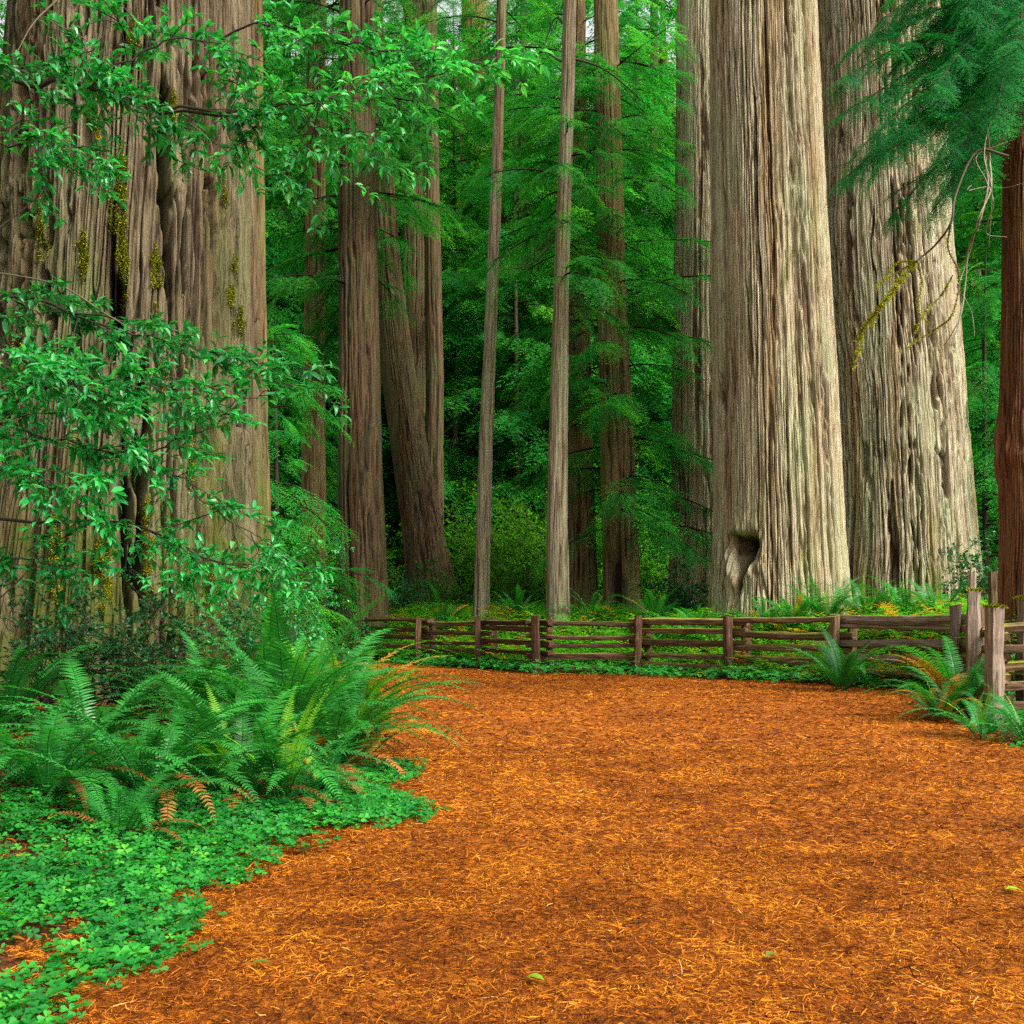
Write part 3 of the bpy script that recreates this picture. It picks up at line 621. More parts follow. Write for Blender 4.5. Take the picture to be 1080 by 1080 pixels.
# dead branches on the grey slender trunk and on others: thin dark limbs
for px, d, ll in [(599, 29, [[(600, 60), (640, 75), (690, 118)], [(592, 65), (570, 55), (555, 85)], [(590, 235), (570, 260), (545, 282)], [(588, 250), (560, 278), (530, 285)], [(598, 30), (585, 20), (570, 60)]])]:
    tr = [o for o in C.objects if o.get('label', '').startswith('grey slender trunk')][0]; b = np.array(tr.location)
    for l in ll:
        mb = MB(); curl(mb, [P(a, y, d + i * .25) - b for i, (a, y) in enumerate(l)], .035, .008, .05); ob('dead_branch', mb.mesh('dead_branch', M_TWIG, True), tr)

# ------------------------------------------------------------------ saplings and far forest
saps = [(290, 31, 0, 1.1, 'young conifer in the gap right of the mossy giant, before the straight brown trunk'),
        (418, 56, 1, 1.3, 'young conifer in the gap between the thick dark trunk and the leaning redwood'),
        (478, 56, 2, 1.2, 'young conifer right of the leaning redwood, beside the reddish distant trunk'),
        (548, 54, 0, 1.4, 'bushy young conifer between the two slender grey trees'),
        (635, 56, 1, 1.5, 'tall young conifer behind the central trio of trunks'),
        (690, 50, 2, 1.3, 'young conifer between the fire scarred redwood and the pale grey redwood'),
        (1040, 30, 0, 1.1, 'dark young conifer between the cracked giant and the red trunk at the right edge'),
        (1015, 40, 1, 1.3, 'young conifer close behind the right flank of the cracked giant'),
        (345, 50, 2, 1.3, 'young conifer between the straight brown trunk and the thick dark one'),
        (-30, 24, 1, 1.3, 'young conifer behind the left flank of the mossy giant'),
        (575, 52, 1, 1.5, 'taller young conifer behind the grey slender trunk, lost in the green')]
for i, (px, d, v, s, lab) in enumerate(saps):
    x = X(px, d); t = thing('young_conifer', (x, d, gz(x, d) - .1), lab, 'tree', 'young conifers under the big redwoods')
    t.rotation_euler = (0, 0, i * 1.3); t.scale = (s, s, s)
    mb = MB(); mb.tube([(0, 0, -.2), (.05, 0, 3), (0, .05, 7), (0, 0, 9 + 2 * v)], [.09, .07, .045, .01], 8, 0.0)
    ob('trunk', mb.mesh('trunk', M_TWIG, True), t); ob('crown', CR_SAP[v], t)
unds = [(292, 47, 0, 1.1, 'tall leafy conifer seen in the gap right of the mossy giant'),
        (352, 51, 1, 1.15, 'tall leafy conifer behind the gap between the straight brown trunk and the thick dark one'),
        (425, 55, 2, 1.2, 'tall leafy conifer behind the leaning redwood'),
        (478, 52, 0, 1.1, 'tall leafy conifer before the reddish distant trunk'),
        (545, 49, 1, 1.1, 'tall leafy conifer filling the gap between the two slender grey trees'),
        (570, 60, 2, 1.35, 'tall leafy conifer far behind the grey slender trunk'),
        (632, 54, 0, 1.2, 'tall leafy conifer behind the central trio of trunks'),
        (672, 50, 1, 1.1, 'tall leafy conifer right behind the fire scarred redwood'),
        (1040, 42, 0, 1.15, 'tall leafy conifer in shade between the cracked giant and the red trunk'),
        (1085, 36, 1, 1.0, 'tall leafy conifer behind the red trunk at the right edge'),
        (1005, 56, 2, 1.25, 'tall leafy conifer far behind the cracked giant'),
        (255, 44, 2, 1.15, 'tall leafy conifer hugging the right edge of the mossy giant'),
        (-40, 30, 0, 1.0, 'tall leafy conifer behind the left edge of the mossy giant')]
for i, (px, d, v, s, lab) in enumerate(unds):
    x = X(px, d); t = thing('conifer', (x, d, gz(x, d) - .1), lab, 'tree', 'leafy conifers under the big redwoods')
    t.rotation_euler = (0, 0, i * 1.9); t.scale = (s, s, s)
    mb = MB(); mb.tube([(0, 0, -.2), (.05, 0, 6), (0, .1, 15), (0, 0, 26)], [.17, .14, .09, .01], 9, 0.1)
    ob('trunk', mb.mesh('trunk', M_TWIG, True), t); ob('crown', CR_UND[v], t)
far = bpy.data.objects.new('distant_forest', None); C.objects.link(far); tag(far, kind='stuff')
r = np.random.default_rng(21)
tm = MB(); tm.tube([(0, 0, -1), (0, 0, 2), (0, 0, 20), (0, 0, 36)], [.75, .6, .45, .12], 16, 0.5)
fv, ff, ft = tm.arrays(); FT = mesh_from('far_trunk', fv, ff, B_DARK, {'ridge': np.ones(len(fv))})
for x, y, v, s in [(-9, 1, 0, .9), (-11, 7, 1, 1), (-10.5, 13, 2, 1), (-14, 19, 0, 1.1)]:      # unseen conifers continuing the forest, added to shade the left side
    for me, nm in ((CR_UND[v], 'foliage'), (FT, 'stem')):
        o = ob(nm, me, far); o.location = (x, y, gz(x, y)); o.rotation_euler = (0, 0, x); q = s if nm == 'foliage' else .4; o.scale = (q, q, s * .75 if nm == 'stem' else s)
k = 0
for row, (d, n) in enumerate([(58, 9), (70, 10), (84, 11), (102, 13)]):
    for i in range(n):
        px = -60 + 1200 * (i + .5 + r.uniform(-.4, .4)) / n; y = d + r.uniform(-5, 5); x = X(px, y)
        if row < 3 and 672 < px < 728: continue
        if row < 3 and 258 < px < 288: continue
        s = (.72 + .012 * (d - 58)) * r.uniform(.85, 1.3)
        for me, nm in ((CR_FAR[k % 3], 'foliage'), (FT, 'stem')):
            o = ob(nm, me, far); o.location = (x, y, gz(x, y)); o.rotation_euler = (0, 0, r.uniform(0, 6.3)); o.scale = (s, s, s)
        k += 1

# ------------------------------------------------------------------ broad leaves
def leaf_tmpl(L, w, curl_=.12, fold=.18):
    x = np.array([0, .3, .7, 1.0]) * L; ww = np.array([.06, 1, .82, .0]) * w / 2; z = np.array([0, .05, .02, -curl_]) * L
    v = []
    for i in range(4): v += [[x[i], ww[i], z[i] + ww[i] * fold * 2], [x[i], 0, z[i]], [x[i], -ww[i], z[i] + ww[i] * fold * 2]]
    v = np.array(v); f = []
    for i in range(3):
        a = i * 3; f += [[a, a + 1, a + 4, a + 3], [a + 1, a + 2, a + 5, a + 4]]
    return v, np.array(f), np.full(12, .45)
LEAF = leaf_tmpl(1, .34)
OVAL = leaf_tmpl(1, .55, .08)
def leafy(mbw, mbl, pts, rad, seed, nsub=10, sub=.6, tw=.035, ll=.085, tmpl=LEAF, start=.15, tiers=2, flat=.35, lpt=9, tint=0.0, bias=None):
    """a main limb with side shoots, each carrying alternate leaves"""
    r = np.random.default_rng(seed); pts = np.asarray(pts, float); s = np.linspace(0, 1, len(pts)); k = np.linspace(0, 1, 18)
    pp = np.stack([np.interp(k, s, pts[:, j]) for j in range(3)], 1); pp[1:-1] += r.normal(0, .018, (16, 3))
    mbw.tube(pp, np.linspace(rad, max(.002, rad * .2), 18), 5, 0.0 if rad > .0 else 0)
    shoots = []
    for i in range(nsub):
        q = start + (1 - start) * (i + r.random()) / nsub
        if i == nsub - 1: q = 1.0
        p = np.array([np.interp(q, k, pp[:, j]) for j in range(3)]); a = pp[min(17, int(q * 17) + 1)] - pp[max(0, int(q * 17) - 1)]; a /= np.linalg.norm(a)
        rv = r.normal(0, 1, 3); rv[2] *= flat; d = a * r.uniform(.3, .9) + nrm(rv) * r.uniform(.5, 1.)
        if bias is not None: d = d + np.array(bias)
        shoots.append((p, nrm(d), sub * r.uniform(.5, 1.25) * (1.1 - .4 * q), tiers))
    while shoots:
        p, d, L, tr = shoots.pop(); m = 6; kk = np.linspace(0, 1, m)
        sag = r.uniform(.0, .3); side = r.normal(0, .15, 3)
        line = p + d * (kk * L)[:, None] + side * (kk ** 2 * L)[:, None]; line[:, 2] -= sag * L * kk ** 2
        mbw.tube(line, np.linspace(.003 + L * .006, .0015, m), 3, 0.0)
        if tr > 1:
            for j in range(3 + int(L / .22)):
                q = r.uniform(.2, 1.0); pc = np.array([np.interp(q, kk, line[:, a]) for a in range(3)])
                rv = r.normal(0, 1, 3); rv[2] *= flat; shoots.append((pc, nrm(d * .8 + nrm(rv) * .8), L * r.uniform(.3, .6), tr - 1))
        n = max(4, int(L / tw)); q = r.uniform(.15 if tr == 1 else .5, 1.0, n); q[:3] = 1.0
        pos = np.stack([np.interp(q, kk, line[:, a]) for a in range(3)], 1); tg = nrm(line[-1] - line[-3])
        rv = r.normal(0, 1, (n, 3)); rv[:, 2] *= .45; dd = tg * r.uniform(.3, 1, (n, 1)) + nrm(rv) * r.uniform(.5, 1.1, (n, 1)); dd[:, 2] -= r.uniform(-.25, .22, n)
        sc = ll * r.uniform(.6, 1.25, n)
        mbl.scatter(tmpl, frames(dd, roll=r.normal(0, .45, n)) * sc[:, None, None], pos, r.normal(tint, .14, n))

# laurel at the left: trunk outside the frame, branches reaching in
TX, TY = -5.0, 8.6
t = thing('laurel_tree', (TX, TY, gz(TX, TY) - .1), 'evergreen laurel with glossy green leaves reaching in from the left before the mossy giant', 'tree')
B = np.array(t.location)
mb = MB(); curl(mb, [(0, 0, -.2), (.1, .05, 1.5), (.05, 0, 3.5), (.25, .1, 6.5), (.3, 0, 8.5)], .14, .04, .1, 10); ob('trunk', mb.mesh('trunk', M_TWIG, True), t)
def br(l, d0, d1):
    n = len(l); return [P(a, b, d0 + (d1 - d0) * i / (n - 1)) - B for i, (a, b) in enumerate(l)]
branches = [
    # line, d0, d1, radius, nsub, sub, tint, seed, start
    ([(-150, 60), (-40, 70), (30, 85), (95, 90), (150, 112), (235, 118), (300, 120)], 8.6, 8.3, .03, 15, .55, .0, 1, .2),
    ([(150, 112), (240, 122), (330, 105), (420, 90), (515, 62)], 8.4, 8.0, .014, 15, .50, .14, 2, .15),
    ([(235, 40), (300, 20), (360, 50), (420, 55), (470, 70)], 8.6, 8.0, .010, 12, .45, .10, 3, .1),
    ([(-150, 180), (-50, 165), (20, 150), (60, 150), (100, 175)], 8.5, 8.0, .014, 9, .45, .02, 4, .35),
    ([(120, -60), (115, 10), (105, 70), (95, 92)], 8.3, 8.4, .016, 5, .4, .0, 5, .2),
    ([(95, 92), (140, 60), (190, 40), (240, 45), (290, 75)], 8.4, 8.2, .010, 9, .42, .03, 6, .1),
    ([(-150, 300), (-60, 300), (20, 310), (70, 330), (130, 350), (200, 365)], 8.6, 8.2, .022, 14, .50, .02, 7, .3),
    ([(-150, 390), (-60, 380), (0, 370), (50, 385), (100, 420)], 8.2, 7.6, .018, 16, .55, .05, 8, .3),
    ([(-150, 430), (-50, 440), (20, 450), (80, 470), (150, 480)], 8.6, 8.0, .016, 12, .48, -.06, 9, .3),
    ([(70, 330), (150, 340), (220, 370), (270, 385), (330, 400)], 8.3, 8.4, .009, 9, .32, .02, 10, .2),
    ([(-150, 540), (-40, 545), (60, 552), (140, 552), (200, 580), (260, 600), (330, 615)], 8.6, 8.4, .016, 14, .42, .06, 11, .35),
    ([(120, 480), (180, 500), (230, 540), (280, 570), (310, 590)], 8.3, 8.3, .008, 10, .36, .06, 12, .1),
    ([(-150, 500), (-50, 500), (10, 490), (60, 510)], 8.0, 7.6, .012, 9, .45, -.04, 13, .4),
    ([(150, 480), (190, 470), (215, 440), (260, 425), (300, 405)], 8.2, 8.3, .007, 8, .3, .04, 14, .1),
    ([(330, 105), (370, 130), (380, 140), (400, 150)], 8.1, 8.0, .006, 6, .3, .1, 15, .1),
    ([(300, 120), (320, 150), (300, 175), (330, 215)], 8.3, 8.2, .005, 6, .22, .1, 16, .2),
    ([(60, 400), (110, 400), (160, 395), (200, 410)], 8.0, 7.9, .008, 8, .42, .02, 17, .1),
    ([(-60, 600), (20, 590), (80, 600)], 8.3, 8.0, .008, 8, .35, -.08, 18, .3),
]
for l, d0, d1, rad, ns, sub, tint, seed, start in branches:
    w = MB(); lv = MB()
    leafy(w, lv, br(l, d0, d1), rad, 200 + seed, int(ns * 1.7), sub, .025, .094, LEAF, start, 2, .4, tint=tint + .06)
    b = ob('branch', w.mesh('branch', M_TWIG, True), t); ob('leaves', lv.mesh('leaves', M_LAUR), b)
# bare dead twigs in front of the mossy trunk (part of the laurel)
mb = MB()
for l in [[(60, 0), (35, 25), (18, 55)], [(-20, 285), (60, 300), (110, 330), (160, 360)], [(0, 240), (40, 205), (30, 180)], [(-10, 640), (30, 600), (40, 560)], [(100, 90), (115, 50), (125, 0)], [(200, 130), (240, 160), (275, 180)], [(60, 60), (100, 50), (50, 20)]]:
    mb = MB(); curl(mb, br(l, 8.4, 8.2), .007, .003, .45, 4, 20); ob('dead_twig', mb.mesh('dead_twig', M_TWIG, True), t)

# ------------------------------------------------------------------ shrubs
def shrub(name, x, y, h, w, label, mat, seed, n=14, ll=.05, tmpl=OVAL, cat='shrub', group=None, flat=.6, tint=0):
    t = thing(name, (x, y, gz(x, y) - .05), label, cat, group); wd = MB(); lv = MB(); r = np.random.default_rng(seed)
    for i in range(n):
        a = r.uniform(0, 6.28); q = r.uniform(.2, 1) ** .6; tipp = np.array([math.cos(a) * w * q, math.sin(a) * w * q, h * r.uniform(.5, 1) * (1.1 - .45 * q)])
        mid = tipp * np.array([.4, .4, .6]) + r.normal(0, .05, 3)
        leafy(wd, lv, [(0, 0, 0), mid * .5, mid, tipp], .012, seed * 31 + i, 6, h * .3, ll * .5, ll, tmpl, .3, 2, flat, tint=tint)
    ob('stems', wd.mesh('stems', M_TWIG, True), t); ob('leaves', lv.mesh('leaves', mat), t); return t
shrub('huckleberry_shrub', X(150, 10.6), 10.6, 1.9, .95, 'dark small leaved huckleberry shrub at the foot of the mossy giant, behind the ferns', M_HUCK, 1, 16, .048)
shrub('huckleberry_shrub', X(60, 10.2), 10.2, 1.6, .9, 'dark huckleberry shrub in the shade at the left edge, behind the ferns', M_HUCK, 2, 14, .048, tint=-.06)
shrub('huckleberry_shrub', X(285, 12.4), 12.4, 2.2, .8, 'lighter green huckleberry shrub at the right flank of the mossy giant', M_LAUR, 3, 14, .055, tint=.08)
for i, (px, d, h, w, mat, lab) in enumerate([
        (720, 29.5, 1.9, 1.2, M_HUCK, 'dark shrub before the foot of the pale grey redwood'),
        (550, 37, 2.6, 1.7, M_HAZEL, 'bright green hazel bush between the two slender grey trees'),
        (478, 38, 2.4, 1.5, M_HAZEL, 'yellowish hazel bush right of the foot of the leaning redwood'),
        (690, 38, 3.4, 1.7, M_HAZEL, 'hazel bush with yellowing leaves right of the fire scarred redwood'),
        (420, 37, 2.2, 1.4, M_HUCK, 'dark green bush between the thick dark trunk and the leaning redwood'),
        (640, 42, 3.0, 2.0, M_HAZEL, 'green bush far back between the brown and the fire scarred redwoods'),
        (300, 30, 2.4, 1.3, M_HAZEL, 'sunny yellow green bush in the gap right of the mossy giant'),
        (350, 36, 2.2, 1.4, M_HUCK, 'dark bush between the straight brown trunk and the thick dark trunk'),
        (540, 50, 4.4, 2.6, M_HAZEL, 'large pale green bush far back in the central gap'),
        (590, 46, 3.4, 2.2, M_HUCK, 'dark green bush far back behind the grey slender trunk'),
        (1045, 26, 2.2, 1.3, M_HUCK, 'dark bush between the cracked giant and the red trunk'),
        (480, 52, 4.2, 2.6, M_HAZEL, 'large green bush far back behind the dark slender trunk'),
        (565, 41, 5.0, 2.2, M_HAZEL, 'tall bright vine maple just left of the foot of the grey slender trunk'),
        (530, 44, 6.5, 2.6, M_HAZEL, 'tallest pale green vine maple in the central gap'),
        (672, 44, 6.0, 2.4, M_HAZEL, 'tall vine maple with light leaves behind the fire scarred redwood'),
        (312, 40, 5.0, 2.0, M_HAZEL, 'tall light green vine maple left of the straight brown trunk'),
        (425, 50, 5.5, 2.4, M_HAZEL, 'tall vine maple far back between the dark trunk and the leaning redwood'),
        (355, 43, 5.0, 2.0, M_HAZEL, 'light green vine maple in the slot beside the thick dark trunk')]):
    shrub('hazel_bush' if mat is M_HAZEL else 'huckleberry_shrub', X(px, d), d, h, w, lab, mat, 20 + i, 16, .085 if d < 40 else .12, OVAL, 'bush' if mat is M_HAZEL else 'shrub', 'bushes behind the fence', tint=r.normal(0, .06))

bush = [o for o in C.objects if o.name.startswith('hazel_bush') and o.parent is None]
for i, (px, d, s, lab) in enumerate([
        (403, 45, 1.5, 'light green bush in the slot between the thick dark trunk and the leaning redwood foot'),
        (470, 46, 1.5, 'light green bush close right of the foot of the leaning redwood'),
        (500, 43, 1.3, 'light green bush just behind the slender pale bending trunk'),
        (570, 47, 1.6, 'light green bush just left of the grey slender trunk, far back'),
        (602, 43, 1.3, 'light green bush in the slot right of the grey slender trunk'),
        (636, 41, 1.1, 'light green bush in the slot before the fire scarred redwood'),
        (690, 44, 1.6, 'light green bush in the slot left of the pale grey redwood'),
        (312, 45, 1.5, 'light green bush at the foot of the straight brown trunk'),
        (535, 46, 1.7, 'broad light green bush in the middle of the central gap'),
        (448, 50, 2.0, 'big light green bush behind the leaning redwood foot')]):
    src = bush[i % 4]; x = X(px, d); c = src.copy(); C.objects.link(c); c.location = (x, d, gz(x, d) - .05); c.rotation_euler = (0, 0, i * 2.1); c.scale = (s, s, s); c['label'] = lab
    for ch in [o for o in C.objects if o.parent == src]:
        k = ch.copy(); C.objects.link(k); k.parent = c
# ------------------------------------------------------------------ ferns
def frond(L, seed, arch, npair=46, wmax=.10, seg=3):
    """sword fern frond from the origin, rising then arching over +x. arch = (start elevation, end elevation) in degrees"""
    r = np.random.default_rng(seed); k = np.linspace(0, 1, 24)
    el = np.radians(arch[0] + (arch[1] - arch[0]) * k ** 1.25)
    ds = L / 23; x = np.concatenate([[0], np.cumsum(np.cos(el[:-1]) * ds)]); z = np.concatenate([[0], np.cumsum(np.sin(el[:-1]) * ds)])
    yw = .05 * L * np.sin(k * 2.5 + seed) * k
    pts = np.stack([x, yw, z], 1); mb = MB(); mb.tube(pts, np.linspace(.0045, .001, 24), 4, .10)
    tang = nrm(np.gradient(pts, axis=0)); lat = np.tile([0, 1., 0], (24, 1)); nor = np.cross(tang, lat)
    q = np.linspace(.12, .995, npair); pv = lambda A, qq: np.stack([np.interp(qq, k, A[:, j]) for j in range(3)], 1)
    pos, tg, no = pv(pts, q), nrm(pv(tang, q)), nrm(pv(nor, q))
    prof = wmax * np.interp(q, [.12, .25, .45, .7, .9, 1], [.62, .95, 1, .74, .34, .08])
    for s in (1, -1):
        d = nrm(np.array([0, s * 1.0, 0]) + tg * (.22 + .5 * q[:, None] ** 2) + no * r.normal(.10, .10, (npair, 1)) + tg * r.normal(0, .05, (npair, 1)))
        ln = prof * r.uniform(.9, 1.08, npair); w = np.minimum(.30 * ln, .017) / np.maximum(ln, 1e-4)
        M = np.stack([d, nrm(np.cross(no, d)), nrm(np.cross(d, np.cross(no, d)))], 2)
        a = np.array([0, .12, .55, 1.]); ww = np.array([.75, 1., .72, .04]) * .5; zz = np.array([0, .03, .02, -.10])
        tv = []
        for i in range(4): tv += [[a[i], ww[i], zz[i]], [a[i], -ww[i], zz[i]]]
        tv = np.array(tv); tf = np.array([[i * 2, i * 2 + 1, i * 2 + 3, i * 2 + 2] for i in range(3)])
        V = np.repeat(tv[None], npair, 0); V[:, :, 1] *= w[:, None]; V *= ln[:, None, None]
        V = np.einsum('nij,nkj->nki', M, V) + pos[:, None]
        Fq = tf[None] + (np.arange(npair) * 8)[:, None, None]
        T = np.repeat(np.clip(.42 + .12 * q + r.normal(0, .07, npair), .1, 1), 8)
        mb.add(V.reshape(-1, 3), Fq.reshape(-1, 4), T)
    return mb
ARCH = [(82, 20), (78, -10), (72, -35), (62, -45), (50, -50), (75, 5), (66, -20), (40, -40)]
FR = [frond(1.2, 300 + i, a).mesh('frond', M_FERN) for i, a in enumerate(ARCH)]
FRY = [frond(.95, 320 + i, a, 44, .062).mesh('young_frond', M_FERNY) for i, a in enumerate([(84, 50), (78, 30), (70, 0)])]
FRD = [frond(.95, 330 + i, a, 34, .07).mesh('dead_frond', M_FERND) for i, a in enumerate([(35, -95), (20, -100), (50, -90)])]
FRO = [frond(1.05, 340 + i, a).mesh('orange_frond', M_FERNO) for i, a in enumerate([(70, -30), (55, -45), (78, 0)])]
def fern(x, y, size, label, seed, n=20, young=0, dead=4, orange=0, group=None, z=None, low=False):
    if group and 'behind' in group: size *= 1.25
    if group and 'bank' in group: size *= 1.32; n = int(n * 1.25)
    t = thing('sword_fern', (x, y, (gz(x, y) if z is None else z) - .02), label, 'fern', group); r = np.random.default_rng(seed); off = r.uniform(0, 6.28)
    def put(me, nm, a, s, tilt=0):
        o = ob(nm, me, t); o.rotation_euler = (r.normal(0, .12), tilt, a); o.scale = (s, s, s)
        o.location = (math.cos(a) * .04 * size, math.sin(a) * .04 * size, 0)
    for i in range(n):
        v = int(r.choice([2, 3, 4, 6, 7] if low else [0, 1, 2, 3, 4, 5, 6, 6, 2, 1]))
        put(FR[v], 'frond', off + i * 2.4 + r.normal(0, .25), size * r.uniform(.75, 1.15), r.normal(0, .08))
    for i in range(young): put(FRY[i % 3], 'young_frond', off + i * 2.1 + .5, size * r.uniform(.8, 1.05))
    for i in range(dead): put(FRD[i % 3], 'dead_frond', off + i * 1.7 + r.normal(0, .4), size * r.uniform(.75, 1.1))
    for i in range(orange): put(FRO[i % 3], 'orange_frond', off + i * 2.0 + 1, size * r.uniform(.7, 1.05), r.normal(0, .08))
    return t
G = 'sword ferns on the left bank'
fern(X(50, 6.4), 6.4, .66, 'dark arching sword fern nearest the left edge, its fronds over the sorrel', 1, 22, 0, 8, group=G, low=True)
fern(X(155, 6.8), 6.8, .74, 'large sword fern with long fronds sweeping right, below the huckleberry shrub', 2, 26, 0, 8, group=G, low=True)
fern(X(128, 6.0), 6.0, .55, 'small low sword fern with drooping tips at the edge of the sorrel patch', 3, 10, 0, 5, group=G, low=True)
fern(X(252, 7.2), 7.2, .72, 'sword fern with upright bright young fronds in the middle of the bank', 4, 15, 9, 7, group=G)
fern(X(305, 8.6), 8.6, .98, 'bushy sword fern left of the one that leans over the path', 5, 24, 6, 9, group=G)
fern(X(350, 8.9), 8.9, .90, 'sword fern leaning out over the path, with a skirt of dead brown fronds', 6, 20, 7, 16, 2, group=G)
fern(X(285, 9.9), 9.9, 1.12, 'upright sword fern against the foot of the mossy giant', 7, 22, 2, 2, group=G)
fern(X(345, 10.2), 10.2, 1.12, 'tall sword fern with orange dying fronds at the top right of the bank', 8, 16, 8, 3, 9, group=G)
fern(X(205, 9.3), 9.3, .85, 'sword fern behind the middle of the bank, between the huckleberry shrub and young fronds', 9, 20, 0, 3, group=G)
fern(X(8, 9.0), 9.0, .8, 'shaded sword fern at the left edge behind the nearest one', 10, 18, 0, 3, group=G)
fern(X(215, 7.2), 7.2, .5, 'little sword fern drooping over bare duff above the sorrel', 11, 9, 0, 4, group=G, low=True)
fern(X(340, 7.9), 7.9, .5, 'small brown tipped fern below the bushy sword fern', 12, 8, 1, 8, 1, group=G, low=True)
fern(X(95, 7.8), 7.8, .72, 'dark sword fern in the second row between the left edge and the large sweeping one', 13, 20, 0, 6, group=G, low=True)
fern(X(300, 7.3), 7.3, .72, 'sword fern with pale green young fronds at the front right of the bank', 14, 10, 7, 6, group=G, low=True)
fern(X(380, 9.8), 9.8, .85, 'yellow green sword fern at the far right end of the bank, against the path', 15, 10, 10, 3, 4, group=G)
G = 'sword ferns along the fence'
fern(X(890, 18.6), 18.7, 1.15, 'dark sword fern in front of the fence, hanging over the path edge', 20, 30, 0, 2, group=G)
fern(X(1012, 13.9), 13.9, 1.25, 'sword fern with orange fronds between the two grey posts', 21, 14, 1, 4, 9, group=G)
fern(X(992, 13.3), 13.3, .85, 'low yellowing sword fern left of the nearest grey post, spilling on the path', 22, 12, 2, 2, 6, group=G, low=True)
fern(X(1035, 11.6), 11.6, .72, 'low green sword fern at the foot of the nearest grey post', 23, 16, 3, 2, group=G, low=True)
fern(X(1083, 11.0), 11.0, .75, 'green sword fern at the right edge of the photo before the fence rails', 24, 16, 2, 2, group=G, low=True)
fern(X(775, 22.0), 22.0, .5, 'small ivy dark fern clinging to the post before the burl giant', 25, 12, 0, 2, group=G)
G = 'sword ferns behind the fence'
for i, (px, d, s, o, lab) in enumerate([
        (735, 25.3, 1.05, 1, 'tall sword fern behind the fence left of the burl giant'),
        (838, 23.9, 1.0, 3, 'sword fern with orange tips right of the burl, behind the fence'),
        (872, 24.0, 1.1, 2, 'sword fern with an upright orange frond before the seam of the two giants'),
        (912, 23.8, 1.0, 3, 'sword fern before the left half of the cracked giant'),
        (955, 23.2, 1.0, 4, 'sword fern with orange fronds before the middle of the cracked giant'),
        (990, 22.5, .95, 4, 'sword fern with orange fronds before the right edge of the cracked giant'),
        (805, 24.2, .8, 2, 'small sword fern before the foot of the burl giant'),
        (690, 27.5, 1.0, 3, 'sword fern with orange tips behind the fence right of the fire scarred redwood'),
        (470, 32.0, 1.0, 3, 'sword fern behind the fence, right of the thick dark trunk'),
        (545, 30.0, 1.0, 3, 'sword fern behind the fence between the slender grey trees'),
        (625, 29.0, 1.0, 2, 'sword fern behind the fence at the foot of the central trio')]):
    fern(X(px, d), d, s, lab, 40 + i, 16, 3, 1, o, group=G)

# undergrowth of low fern beyond the fence: one mass
r = np.random.default_rng(77); ub = MB()
n = 3600; ux = r.uniform(-14, 16, n); uy = fence_y(ux) + .5 + r.uniform(0, 1, n) ** 1.5 * 34
for i in range(n):
    if abs(ux[i]) > .5 * uy[i] + 1: continue
    m = 11; a = r.uniform(0, 6.28, m); el = r.uniform(.4, 1.25, m); L = r.uniform(.6, 1.25, m) * (1 + .25 * (uy[i] > 34)); o = 1.0 * (r.random() < .12) * .5
    z = gz(ux[i], uy[i])
    for j in range(m):
        k = np.linspace(.15, 1, 9); hx = L[j] * k * math.cos(el[j]) * (1 + .4 * k); hz = L[j] * k * math.sin(el[j]) - .45 * L[j] * k ** 2.2
        c = np.stack([ux[i] + math.cos(a[j]) * hx, uy[i] + math.sin(a[j]) * hx, z + hz], 1)
        tg = nrm(np.gradient(c, axis=0)); lat = np.array([-math.sin(a[j]), math.cos(a[j]), 0])
        pos = np.repeat(c, 2, 0); sg = np.tile([1, -1], 9)[:, None]; dd = lat * sg + np.repeat(tg, 2, 0) * .45 + r.normal(0, .12, (18, 3))
        sc = .13 * L[j] * np.repeat(np.sin(np.pi * np.clip(k * .8 + .18, 0, 1)), 2) + .02
        ub.scatter((leafq(1, .36), Q1, np.full(4, .1)), frames(dd) * sc[:, None, None], pos, np.full(18, .42 + r.normal(0, .1) + o))
M_UND = leaf_mat('undergrowth_leaf', stops((.02, .17, .014), (.05, .29, .016), (.14, .42, .02), (.60, .27, .02)), .5, .45, var=0, spec=.15)
tag(ob('fern_undergrowth', ub.mesh('fern_undergrowth', M_UND)), kind='stuff')

# ------------------------------------------------------------------ redwood sorrel
h = np.array([[0, 0, 0], [.62, .5, .10], [1.0, .36, .04], [.86, 0, -.04], [1.0, -.36, .04], [.62, -.5, .10]]); hf = np.array([[0, 3, 2, 1], [0, 5, 4, 3]])
sv, sf = [], []
for i in range(3):
    a = i * 2 * np.pi / 3; Rz = np.array([[math.cos(a), -math.sin(a), 0], [math.sin(a), math.cos(a), 0], [0, 0, 1]])
    sv.append(h @ Rz.T); sf.append(hf + 6 * i)
SORREL = (np.concatenate(sv), np.concatenate(sf), np.full(18, .42))
def sorrel(n, xr, yr, cond, size, hmax, seed):
    r = np.random.default_rng(seed); x = r.uniform(*xr, n); y = r.uniform(*yr, n); k = cond(x, y, r); x, y = x[k], y[k]; n = len(x)
    zz = ground(x, y) + r.uniform(.25, 1, n) * hmax * (.5 + N3(x * 1.5, y * 1.5, 4.4)); up = np.stack([r.normal(0, .3, n), r.normal(-.12, .3, n), np.ones(n)], 1)
    a = r.uniform(0, 6.28, n); d = np.stack([np.cos(a), np.sin(a), np.zeros(n)], 1); d = d - nrm(up) * (d * nrm(up)).sum(1, keepdims=True)
    sc = size * r.uniform(.5, 1.4, n); tint = r.normal(-.03, .19, n) + (N3(x * 2, y * 2, 8.8) - .5) * .25
    sb.scatter(SORREL, frames(d, up=nrm(up)) * sc[:, None, None], np.stack([x, y, zz], 1), tint)
    st_ = nrm(np.stack([r.normal(0, .2, n), r.normal(0, .2, n), -np.ones(n)], 1))
sb = MB()
